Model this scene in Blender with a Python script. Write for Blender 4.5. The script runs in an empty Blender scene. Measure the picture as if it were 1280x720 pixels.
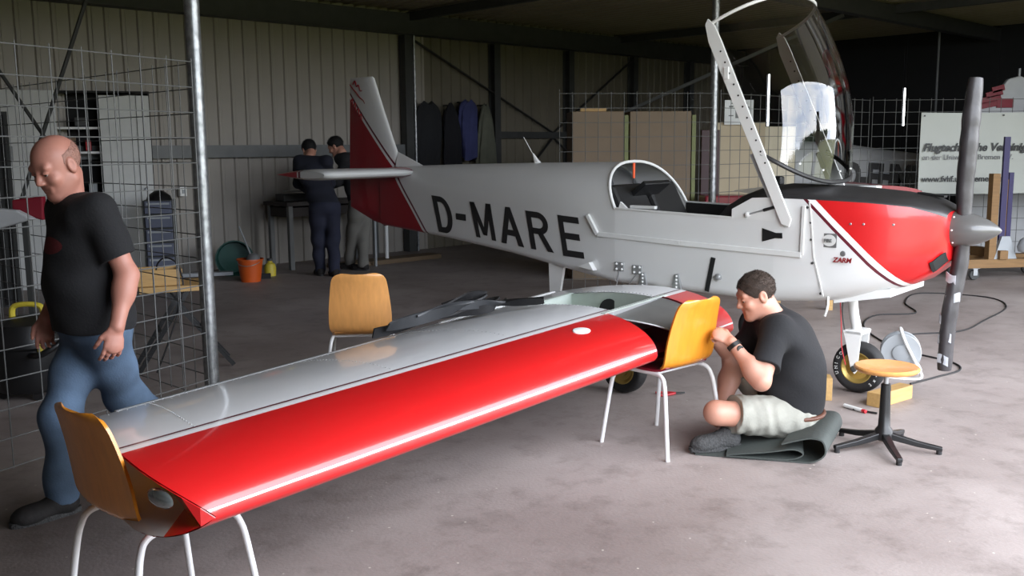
import bpy, bmesh, math, random
import numpy as np
from mathutils import Vector, Matrix
random.seed(7)
C = bpy.context.scene.collection
PI = math.pi
def srgb(h):
    h = h.lstrip('#'); v = [int(h[i:i+2], 16)/255 for i in (0, 2, 4)]
    return tuple(x/12.92 if x <= .04045 else ((x+.055)/1.055)**2.4 for x in v) + (1.0,)
# ---------------------------------------------------------------- camera
cam_d = bpy.data.cameras.new('camera'); cam = bpy.data.objects.new('camera', cam_d); C.objects.link(cam)
cam_d.sensor_width = 36; cam_d.lens = 36*1200/1280; cam_d.clip_start = .05; cam_d.clip_end = 500
_p = math.atan(174/1200); _f = Vector((0, math.cos(_p), -math.sin(_p))); _r = Vector((1, 0, 0)); _u = _r.cross(_f)
_c, _s = math.cos(.009), math.sin(.009); _r2 = _c*_r-_s*_u; _u2 = _s*_r+_c*_u
M = Matrix((_r2, _u2, -_f)).transposed().to_4x4(); M.translation = (0, 0, 1.55); cam.matrix_world = M
bpy.context.scene.camera = cam
# ---------------------------------------------------------------- colour management, sky
vs = bpy.context.scene.view_settings
vs.view_transform = 'Standard'; vs.look = 'None'; vs.gamma = 1; vs.use_curve_mapping = False; vs.exposure = 1.9
try:
    bpy.context.scene.cycles.use_denoising = True
    bpy.context.scene.cycles.max_bounces = 10; bpy.context.scene.cycles.diffuse_bounces = 5
    bpy.context.scene.cycles.transparent_max_bounces = 24
    bpy.context.scene.cycles.sample_clamp_indirect = 6.0
    bpy.context.scene.cycles.caustics_reflective = False; bpy.context.scene.cycles.caustics_refractive = False
except Exception: pass
W = bpy.data.worlds.new('overcast_sky'); bpy.context.scene.world = W; W.use_nodes = True
nt = W.node_tree; nt.nodes.clear()
def N(nt, t, **k):
    n = nt.nodes.new(t)
    for a, b in k.items():
        if a in n.inputs: n.inputs[a].default_value = b
        else: setattr(n, a, b)
    return n
tc = N(nt, 'ShaderNodeTexCoord'); mp = N(nt, 'ShaderNodeMapping'); mp.inputs['Scale'].default_value = (1, 1, 2.2)
nz = N(nt, 'ShaderNodeTexNoise', Scale=3.2, Detail=7.0, Roughness=.62)
cr = N(nt, 'ShaderNodeValToRGB'); cr.color_ramp.elements[0].position = .36; cr.color_ramp.elements[1].position = .62
cr.color_ramp.elements[0].color = (.50, .60, .78, 1); cr.color_ramp.elements[1].color = (1.0, 1.0, 1.0, 1)
bg = N(nt, 'ShaderNodeBackground', Strength=3.4); ow = N(nt, 'ShaderNodeOutputWorld')
L = nt.links.new
L(tc.outputs['Generated'], mp.inputs['Vector']); L(mp.outputs[0], nz.inputs['Vector']); L(nz.outputs['Fac'], cr.inputs[0]); L(cr.outputs[0], bg.inputs[0]); L(bg.outputs[0], ow.inputs[0])

# hangar frame: e runs along the back wall (to the right and away), n runs from the back wall to the open side
ED = Vector((.72, .695, 0)).normalized(); ND = Vector((.695, -.72, 0)).normalized()
W0 = Vector((-1.835, 14.652, 0))           # a point on the foot of the back wall
def hp(t, q, z=0.): return W0 + ED*t + ND*q + Vector((0, 0, z))
HROT = math.atan2(ED.y, ED.x)
T_L, T_R, Q_F, ROOF = -13.5, 9.3, 11.95, 3.62       # left gable, right gable, open front, roof height
DOOR0, DOOR1 = -7.6, 2.6                           # the open doorway along the front
pl = bpy.data.lights.new('doorway_daylight', 'AREA'); pl.shape = 'RECTANGLE'; pl.size = DOOR1-DOOR0; pl.size_y = 3.6; pl.energy = 1
pl.cycles.is_portal = True
po = bpy.data.objects.new('doorway_daylight', pl); C.objects.link(po)
po.matrix_world = Matrix.Translation(hp((DOOR0+DOOR1)/2, Q_F+.05, 1.8)) @ Matrix((ED, Vector((0, 0, 1)), ED.cross(Vector((0, 0, 1))))).transposed().to_4x4()
# ---------------------------------------------------------------- materials
MATS = {}
def mat(name, col, rough=.5, metal=0., var=.08, scale=6., bump=0., bscale=40., coat=0., spec=.5, sheen=0., col2=None, stretch=None):
    if name in MATS: return MATS[name]
    m = bpy.data.materials.new(name); m.use_nodes = True; t = m.node_tree; b = t.nodes['Principled BSDF']
    if isinstance(col, str): col = srgb(col)
    if isinstance(col2, str): col2 = srgb(col2)
    tcn = N(t, 'ShaderNodeTexCoord'); vec = tcn.outputs['Object']
    if stretch:
        mpn = N(t, 'ShaderNodeMapping'); mpn.inputs['Scale'].default_value = stretch; t.links.new(vec, mpn.inputs['Vector']); vec = mpn.outputs[0]
    n = N(t, 'ShaderNodeTexNoise', Scale=scale, Detail=4.0); t.links.new(vec, n.inputs['Vector'])
    r = N(t, 'ShaderNodeValToRGB'); r.color_ramp.elements[0].position = .3; r.color_ramp.elements[1].position = .7
    c2 = col2 or tuple(min(1, x*(1+var)) for x in col[:3])+(1,)
    r.color_ramp.elements[0].color = tuple(x*(1-var) for x in col[:3])+(1,); r.color_ramp.elements[1].color = c2
    t.links.new(n.outputs['Fac'], r.inputs[0]); t.links.new(r.outputs[0], b.inputs['Base Color'])
    b.inputs['Roughness'].default_value = rough; b.inputs['Metallic'].default_value = metal
    b.inputs['Coat Weight'].default_value = coat; b.inputs['Coat Roughness'].default_value = .06
    b.inputs['Specular IOR Level'].default_value = spec
    if sheen: b.inputs['Sheen Weight'].default_value = sheen
    if bump:
        n2 = N(t, 'ShaderNodeTexNoise', Scale=bscale, Detail=3.0); t.links.new(vec, n2.inputs['Vector'])
        bp = N(t, 'ShaderNodeBump', Strength=bump, Distance=.01); t.links.new(n2.outputs['Fac'], bp.inputs['Height']); t.links.new(bp.outputs[0], b.inputs['Normal'])
    MATS[name] = m; return m
def band_mat(name, rules, base, rough=.3, coat=.3, uv=False):
    """paint scheme: each rule is (coefficients of x,y,z, low, high, colour); later rules paint over earlier ones"""
    m = bpy.data.materials.new(name); m.use_nodes = True; t = m.node_tree; b = t.nodes['Principled BSDF']
    tcn = N(t, 'ShaderNodeTexCoord')
    n = N(t, 'ShaderNodeTexNoise', Scale=3., Detail=5.); t.links.new(tcn.outputs['Object'], n.inputs['Vector'])
    r = N(t, 'ShaderNodeValToRGB'); bc = srgb(base); r.color_ramp.elements[0].color = tuple(x*.93 for x in bc[:3])+(1,); r.color_ramp.elements[1].color = bc
    t.links.new(n.outputs['Fac'], r.inputs[0]); cur = r.outputs[0]
    for src, co, lo, hi, col in rules:
        d = N(t, 'ShaderNodeVectorMath', operation='DOT_PRODUCT'); d.inputs[1].default_value = co
        t.links.new(tcn.outputs[src], d.inputs[0])
        g = N(t, 'ShaderNodeMath', operation='GREATER_THAN'); g.inputs[1].default_value = lo; t.links.new(d.outputs['Value'], g.inputs[0])
        l = N(t, 'ShaderNodeMath', operation='LESS_THAN'); l.inputs[1].default_value = hi; t.links.new(d.outputs['Value'], l.inputs[0])
        mu = N(t, 'ShaderNodeMath', operation='MULTIPLY'); t.links.new(g.outputs[0], mu.inputs[0]); t.links.new(l.outputs[0], mu.inputs[1])
        mx = N(t, 'ShaderNodeMix', data_type='RGBA'); t.links.new(mu.outputs[0], mx.inputs[0]); t.links.new(cur, mx.inputs[6]); mx.inputs[7].default_value = srgb(col); cur = mx.outputs[2]
    t.links.new(cur, b.inputs['Base Color']); b.inputs['Roughness'].default_value = rough; b.inputs['Coat Weight'].default_value = coat; b.inputs['Coat Roughness'].default_value = .05
    return m
RED, WHITE, MAROON = '#c6181b', '#d9d9d8', '#5c1626'
m_air = band_mat('aircraft_paint', [
    ('Object', (1, 0, -.989), -9, -.521, RED), ('Object', (1, 0, -.989), -.521, -.475, '#f0efee'), ('Object', (1, 0, -.989), -.475, -.450, MAROON),
    ('Object', (1, 0, -.925), 3.50, 3.525, MAROON), ('Object', (1, 0, -.925), 3.56, 99, '#8f1020')], WHITE, .34, .35)  # tail red is the nose red darkened in the paint for shade
m_wing = band_mat('wing_paint', [
    ('Object', (0, 1, 0), -1, .345, RED), ('Object', (0, 1, 0), .345, .375, '#f2f1f1'), ('Object', (0, 1, 0), .375, .388, WHITE), ('Object', (0, 1, 0), .388, .402, MAROON),
    ('UV', (0, 1, 0), .523, .532, '#f2f1f1')], '#eeeff1', .33, .55)
m_white = mat('white_paint', '#d8d8d6', .4, var=.04)
m_whitegloss = mat('white_gloss_metal', '#e4e4e2', .3, var=.03, coat=.3)
m_tube = mat('white_chair_tube', '#dedede', .35, var=.03, coat=.3)
m_black = mat('black_antiglare_paint', '#2b2a2b', .45, var=.15)
m_rubber = mat('black_rubber', '#1c1b1c', .7, var=.2, bump=.2)
m_blackplastic = mat('black_plastic', '#161617', .4, var=.1)
m_dark = mat('dark_interior', '#151414', .8)
m_lining = mat('grey_cockpit_lining', '#77787a', .6)
m_alu = mat('bare_aluminium', '#a9abac', .4, .6, var=.1)
m_primer = mat('pale_green_primer', '#b9c2ba', .5, var=.06)
m_galv = mat('galvanised_steel', '#8f9192', .38, .75, var=.35, scale=25.)
m_wire = mat('galvanised_wire', '#6c6d6c', .6, .3, var=.1)
m_steel = mat('dark_painted_steel', '#3a3b3a', .6, var=.15)
m_girt = mat('grey_painted_steel', '#6e7070', .55, var=.12)
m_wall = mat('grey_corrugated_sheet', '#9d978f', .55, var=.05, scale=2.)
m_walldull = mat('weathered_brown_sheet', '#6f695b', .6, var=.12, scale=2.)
m_roof = mat('roof_sheet', '#8f8676', .6, var=.08, scale=2.)
m_gable = mat('unlit_gable_sheet', '#191919', .8, var=.1)  # near-black colour carries the gable's lack of light
m_ply = mat('orange_plywood', '#d98a2b', .3, var=.08, scale=5., coat=.5, stretch=(9, 9, 1.2))
m_plylight = mat('light_plywood', '#d99a58', .35, var=.08, scale=5., coat=.3, stretch=(9, 9, 1.2))
m_wood = mat('raw_timber', '#b08d58', .6, var=.12, scale=6., stretch=(1, 9, 9))
m_board = mat('brown_board', '#6d5b45', .6, var=.08, scale=3.)
m_beige = mat('beige_board', '#a8997e', .6, var=.05, scale=3.)
m_skin = mat('skin', '#bd8a76', .5, var=.07, scale=12.)
m_skinred = mat('ruddy_skin', '#b47c6c', .5, var=.08, scale=10.)
m_tshirt = mat('black_cotton', '#17171a', .9, var=.15, scale=9., bump=.15, bscale=90.)
m_jeans = mat('blue_denim', '#4d6076', .9, var=.28, scale=7., bump=.15, bscale=120.)
m_jeansdark = mat('dark_denim', '#25283a', .9, var=.2, scale=7.)
m_hoodie = mat('navy_cotton', '#1c1e2a', .95, var=.15)
m_greytrouser = mat('grey_cotton', '#6f6d68', .9, var=.12)
m_shorts = mat('khaki_cotton', '#8e8d84', .9, var=.12, scale=14., bump=.2, bscale=90.)
m_hair = mat('brown_hair', '#3a2d25', .8, var=.3, scale=60., bump=.4, bscale=160.)
m_stubble = mat('grey_stubble', '#977063', .7, var=.15, scale=60.)
m_hairdark = mat('black_hair', '#121010', .8, var=.2, scale=50.)
m_shoe = mat('dark_shoe', '#1b1818', .8, var=.2, scale=20., bump=.3)
m_tread = mat('grey_ribbed_rubber', '#3c3c3c', .85, var=.3, scale=60., bump=.8, bscale=110.)
m_mat = mat('grey_green_rubber_mat', '#3c413e', .75, var=.1, bump=.15, bscale=60.)
m_gold = mat('gold_wheel_hub', '#a98f4e', .35, .6, var=.1)
m_wrap = mat('grey_protective_wrap', '#343133', .48, var=.2, scale=9., bump=.35, bscale=16., coat=.05)
m_tape = mat('silver_tape', '#c3c6cc', .25, .3, var=.15, scale=20.)
m_spinner = mat('grey_spinner', '#5b5a59', .3, var=.08, coat=.4)
m_orangeplastic = mat('orange_plastic', '#c8561a', .45, var=.06)
m_green = mat('dark_green_plastic', '#12443c', .5)
m_yellow = mat('yellow_plastic', '#c7b43c', .5, var=.15)
m_redp = mat('red_plastic', '#b3202a', .5)
m_lightgrey = mat('light_grey_plastic', '#9da1a4', .4, var=.06)
m_cab = mat('grey_cabinet_paint', '#c6c7c4', .5, var=.04)
m_banner = mat('white_banner_vinyl', '#a6a9a2', .45, var=.03, scale=3.)
m_ink = mat('black_ink', '#1a1a1a', .5)
m_inkg = mat('grey_ink', '#6a6a6a', .5)
m_reg = mat('registration_black', '#262526', .5)
m_inkred = mat('red_script_ink', '#8a1d22', .5)
m_purple = mat('purple_strip', '#2e2750', .5)
m_maroon = mat('maroon_paint', '#7b1527', .35, coat=.3)  # also carries reflected red on a chair seat, shaded red in the nose bay
m_grass = mat('mown_grass', '#5f6038', .9, var=.3, scale=.8)
m_orange_strap = mat('orange_strap', '#e2582c', .7)
m_paper = mat('white_paper', '#d5d7d6', .7)
m_plane2 = mat('grey_aircraft_paint', '#b4b6b8', .5, var=.05)
m_glasslens = mat('clear_lens', '#8d9494', .12, .6, coat=1.)
m_eye = mat('shaded_eye_white', '#9a8d85', .3)  # eye whites darkened in their colour for shade
m_iris = mat('eye_iris', '#2a1f18', .2)
m_blueprint = mat('blue_fabric', '#3a3f6b', .9, var=.15)
m_greycoat = mat('grey_green_fabric', '#5f6154', .9, var=.15)
m_crate = mat('blue_grey_plastic', '#5a5f70', .5)
def floor_mat():
    m = bpy.data.materials.new('worn_concrete'); m.use_nodes = True; t = m.node_tree; b = t.nodes['Principled BSDF']; K = t.links.new
    tcn = N(t, 'ShaderNodeTexCoord'); v = tcn.outputs['Object']
    n1 = N(t, 'ShaderNodeTexNoise', Scale=.55, Detail=6., Roughness=.6); n2 = N(t, 'ShaderNodeTexNoise', Scale=4.5, Detail=6., Roughness=.7); n3 = N(t, 'ShaderNodeTexNoise', Scale=60., Detail=2.)
    for n in (n1, n2, n3): K(v, n.inputs['Vector'])
    r1 = N(t, 'ShaderNodeValToRGB'); r1.color_ramp.elements[0].position = .32; r1.color_ramp.elements[1].position = .68
    r1.color_ramp.elements[0].color = srgb('#7e736f'); r1.color_ramp.elements[1].color = srgb('#a39995'); K(n1.outputs['Fac'], r1.inputs[0])
    r2 = N(t, 'ShaderNodeValToRGB'); r2.color_ramp.elements[0].position = .28; r2.color_ramp.elements[1].position = .5; r2.color_ramp.elements[0].color = (.44, .42, .40, 1); r2.color_ramp.elements[1].color = (1, 1, 1, 1); K(n2.outputs['Fac'], r2.inputs[0])
    mx = N(t, 'ShaderNodeMix', data_type='RGBA', blend_type='MULTIPLY'); mx.inputs[0].default_value = .6; K(r1.outputs[0], mx.inputs[6]); K(r2.outputs[0], mx.inputs[7])
    # pale paint specks
    vo = N(t, 'ShaderNodeTexVoronoi', Scale=9.); K(v, vo.inputs['Vector']); ls = N(t, 'ShaderNodeMath', operation='LESS_THAN'); ls.inputs[1].default_value = .045; K(vo.outputs['Distance'], ls.inputs[0])
    mx2 = N(t, 'ShaderNodeMix', data_type='RGBA'); K(ls.outputs[0], mx2.inputs[0]); K(mx.outputs[2], mx2.inputs[6]); mx2.inputs[7].default_value = srgb('#b9b1a6')
    K(mx2.outputs[2], b.inputs['Base Color'])
    rr = N(t, 'ShaderNodeMapRange'); rr.inputs[3].default_value = .42; rr.inputs[4].default_value = .7; K(n2.outputs['Fac'], rr.inputs[0]); K(rr.outputs[0], b.inputs['Roughness'])
    bp = N(t, 'ShaderNodeBump', Strength=.12, Distance=.01); K(n3.outputs['Fac'], bp.inputs['Height']); K(bp.outputs[0], b.inputs['Normal'])
    b.inputs['Specular IOR Level'].default_value = .35
    return m
m_floor = floor_mat()
def canopy_mat():
    m = bpy.data.materials.new('clear_acrylic'); m.use_nodes = True; t = m.node_tree; t.nodes.clear(); K = t.links.new
    o = N(t, 'ShaderNodeOutputMaterial'); tr = N(t, 'ShaderNodeBsdfTransparent'); tr.inputs[0].default_value = (.86, .86, .85, 1)
    g = N(t, 'ShaderNodeBsdfGlossy', Roughness=.02); fr = N(t, 'ShaderNodeFresnel', IOR=1.75); mx = N(t, 'ShaderNodeMixShader')
    K(fr.outputs[0], mx.inputs[0]); K(tr.outputs[0], mx.inputs[1]); K(g.outputs[0], mx.inputs[2]); K(mx.outputs[0], o.inputs[0])
    return m
m_canopy = canopy_mat()
# ---------------------------------------------------------------- mesh helpers
class MB:
    def __init__(s): s.v = []; s.f = []; s.mi = []; s.uv = None
    def add(s, vs, fs, mi=0):
        o = len(s.v); s.v += [tuple(x) for x in vs]; s.f += [tuple(i+o for i in f) for f in fs]; s.mi += [mi]*len(fs); return s
    def box(s, c, d, R=None, mi=0):
        x, y, z = d[0]/2, d[1]/2, d[2]/2; c = Vector(c)
        vs = [Vector(p) for p in ((-x,-y,-z),(x,-y,-z),(x,y,-z),(-x,y,-z),(-x,-y,z),(x,-y,z),(x,y,z),(-x,y,z))]
        if R is not None: vs = [R @ p for p in vs]
        return s.add([p+c for p in vs], [(0,3,2,1),(4,5,6,7),(0,1,5,4),(1,2,6,5),(2,3,7,6),(3,0,4,7)], mi)
    def tube(s, pts, r, n=10, mi=0, cap=True, flat=None):
        pts = [Vector(p) for p in pts]; m = len(pts); rs = r if isinstance(r, (list, tuple)) else [r]*m
        tg = [(pts[min(i+1, m-1)]-pts[max(i-1, 0)]).normalized() for i in range(m)]
        up = Vector((0, 0, 1)) if abs(tg[0].z) < .9 else Vector((1, 0, 0))
        nrm = tg[0].cross(up).normalized(); vs = []
        for i in range(m):
            nrm = (nrm-tg[i]*nrm.dot(tg[i])); nrm = nrm.normalized() if nrm.length > 1e-6 else tg[i].orthogonal().normalized(); bn = tg[i].cross(nrm)
            for k in range(n):
                a = 2*PI*k/n; vs.append(pts[i]+nrm*(rs[i]*math.cos(a))+bn*(rs[i]*math.sin(a)*(flat or 1)))
        fs = [(i*n+k, i*n+(k+1) % n, (i+1)*n+(k+1) % n, (i+1)*n+k) for i in range(m-1) for k in range(n)]
        if cap: fs += [tuple(range(n))[::-1], tuple((m-1)*n+k for k in range(n))]
        return s.add(vs, fs, mi)
    def rod(s, a, b, r, n=8, mi=0): return s.tube([a, b], r, n, mi)
    def bar(s, a, b, w, h, mi=0, up=(0, 0, 1)):
        a, b = Vector(a), Vector(b); x = (b-a); l = x.length; x.normalize(); u = Vector(up)
        if abs(x.dot(u)) > .95: u = Vector((1, 0, 0))
        y = u.cross(x).normalized(); z = x.cross(y); R = Matrix((x, y, z)).transposed()
        return s.box((a+b)/2, (l, w, h), R, mi)
    def lathe(s, prof, n=24, mat4=None, mi=0, cap=True):
        vs = [Vector((r*math.cos(2*PI*k/n), r*math.sin(2*PI*k/n), z)) for r, z in prof for k in range(n)]
        if mat4 is not None: vs = [mat4 @ v for v in vs]
        m = len(prof); fs = [(i*n+k, i*n+(k+1) % n, (i+1)*n+(k+1) % n, (i+1)*n+k) for i in range(m-1) for k in range(n)]
        if cap: fs += [tuple(range(n))[::-1], tuple((m-1)*n+k for k in range(n))]
        return s.add(vs, fs, mi)
    def prism(s, poly, a, b, mi=0):
        """poly: list of 3d points, extruded by vector from offset a to offset b"""
        a, b = Vector(a), Vector(b); n = len(poly); vs = [Vector(p)+a for p in poly]+[Vector(p)+b for p in poly]
        fs = [tuple(range(n))[::-1], tuple(range(n, 2*n))]+[(i, (i+1) % n, n+(i+1) % n, n+i) for i in range(n)]
        return s.add(vs, fs, mi)
    def loft(s, rings, closed=True, cap=(True, True), mi=0, mif=None):
        n = len(rings[0]); vs = [p for r in rings for p in r]; o = len(s.v); K = n if closed else n-1
        fs = []; ms = []
        for i in range(len(rings)-1):
            for k in range(K):
                fs.append((i*n+k, i*n+(k+1) % n, (i+1)*n+(k+1) % n, (i+1)*n+k)); ms.append(mif(i, k) if mif else mi)
        if closed and cap[0]: fs.append(tuple(range(n))[::-1]); ms.append(mi)
        if closed and cap[1]: fs.append(tuple((len(rings)-1)*n+k for k in range(n))); ms.append(mi)
        s.v += [tuple(p) for p in vs]; s.f += [tuple(q+o for q in f) for f in fs]; s.mi += ms; return s
    def build(s, name, m, parent=None, smooth=False, bevel=0., solid=0., loc=None, fix=True):
        me = bpy.data.meshes.new(name); me.from_pydata([tuple(map(float, p)) for p in s.v], [], s.f)
        ms = m if isinstance(m, (list, tuple)) else [m]
        for x in ms: me.materials.append(x)
        if len(ms) > 1: me.polygons.foreach_set('material_index', s.mi)
        if s.uv is not None:
            ul = me.uv_layers.new(name='UVMap'); li = np.empty(len(me.loops), np.int32); me.loops.foreach_get('vertex_index', li)
            ul.data.foreach_set('uv', np.asarray(s.uv, np.float32)[li].ravel())
        if fix:
            bm = bmesh.new(); bm.from_mesh(me); bmesh.ops.recalc_face_normals(bm, faces=bm.faces[:]); bm.to_mesh(me); bm.free()
        if smooth: smooth_angle(me, smooth if isinstance(smooth, (int, float)) and smooth is not True else 40)
        me.update(); o = bpy.data.objects.new(name, me); C.objects.link(o)
        if parent is not None: o.parent = parent
        if loc is not None: o.location = loc
        if solid: md = o.modifiers.new('solid', 'SOLIDIFY'); md.thickness = solid; md.offset = -1
        if bevel: md = o.modifiers.new('bevel', 'BEVEL'); md.width = bevel; md.segments = 2; md.limit_method = 'ANGLE'
        return o
def smooth_angle(me, deg):
    me.polygons.foreach_set('use_smooth', [True]*len(me.polygons))
    bm = bmesh.new(); bm.from_mesh(me); c = math.radians(deg)
    for e in bm.edges:
        e.smooth = not (len(e.link_faces) != 2 or e.link_faces[0].material_index != e.link_faces[1].material_index and False or e.calc_face_angle(0) > c)
    bm.to_mesh(me); bm.free()
def thing(name, label, cat, loc=(0, 0, 0), rz=0., group=None):
    o = bpy.data.objects.new(name, None); C.objects.link(o); o.empty_display_size = .1; o.location = loc; o.rotation_euler = (0, 0, rz)
    return tag(o, label, cat, group)
def tag(o, label, cat, group=None):
    o['label'] = label; o['category'] = cat
    if group: o['group'] = group
    return o
def structure(o): o['kind'] = 'structure'; return o
def copy_tree(o, parent=None):
    c = o.copy(); C.objects.link(c); c.parent = parent
    for ch in list(o.children): copy_tree(ch, c)
    return c
def lerp(a, b, t): return a+(b-a)*t
def smoothpath(pts, n=6):
    P = [Vector(p) for p in pts]; out = []
    for i in range(len(P)-1):
        p0, p1, p2, p3 = P[max(i-1, 0)], P[i], P[i+1], P[min(i+2, len(P)-1)]
        for k in range(n):
            t = k/n; out.append(.5*((2*p1)+(p2-p0)*t+(2*p0-5*p1+4*p2-p3)*t*t+(3*p1-p0-3*p2+p3)*t**3))
    return out+[P[-1]]
def text_mesh(name, body, size, m, parent, mw, offset=0., shear=0., thick=.002, split=False):
    cu = bpy.data.curves.new(name, 'FONT'); cu.body = body; cu.size = size; cu.offset = offset; cu.shear = shear; cu.extrude = thick; cu.resolution_u = 3
    o = bpy.data.objects.new(name, cu); C.objects.link(o); dg = bpy.context.evaluated_depsgraph_get()
    me = bpy.data.meshes.new_from_object(o.evaluated_get(dg)); bpy.data.objects.remove(o)
    me.materials.clear(); me.materials.append(m)
    if split:                                              # one object per letter
        bm = bmesh.new(); bm.from_mesh(me); seen = set(); out = []; co = []
        for v0 in bm.verts:
            if v0 in seen: continue
            st_ = [v0]; seen.add(v0); isl = []
            while st_:
                v = st_.pop(); isl.append(v)
                for e in v.link_edges:
                    w = e.other_vert(v)
                    if w not in seen: seen.add(w); st_.append(w)
            co.append(isl)
        for isl in co:
            ids = {v: i for i, v in enumerate(isl)}; m2 = bpy.data.meshes.new(name)
            m2.from_pydata([tuple(v.co) for v in isl], [], [tuple(ids[v] for v in f.verts) for f in bm.faces if f.verts[0] in ids]); m2.materials.append(m)
            ob = bpy.data.objects.new(name, m2); C.objects.link(ob); ob.parent = parent; ob.matrix_local = mw; out.append(ob)
        bm.free(); return out
    ob = bpy.data.objects.new(name, me); C.objects.link(ob); ob.parent = parent; ob.matrix_local = mw; return ob
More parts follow.
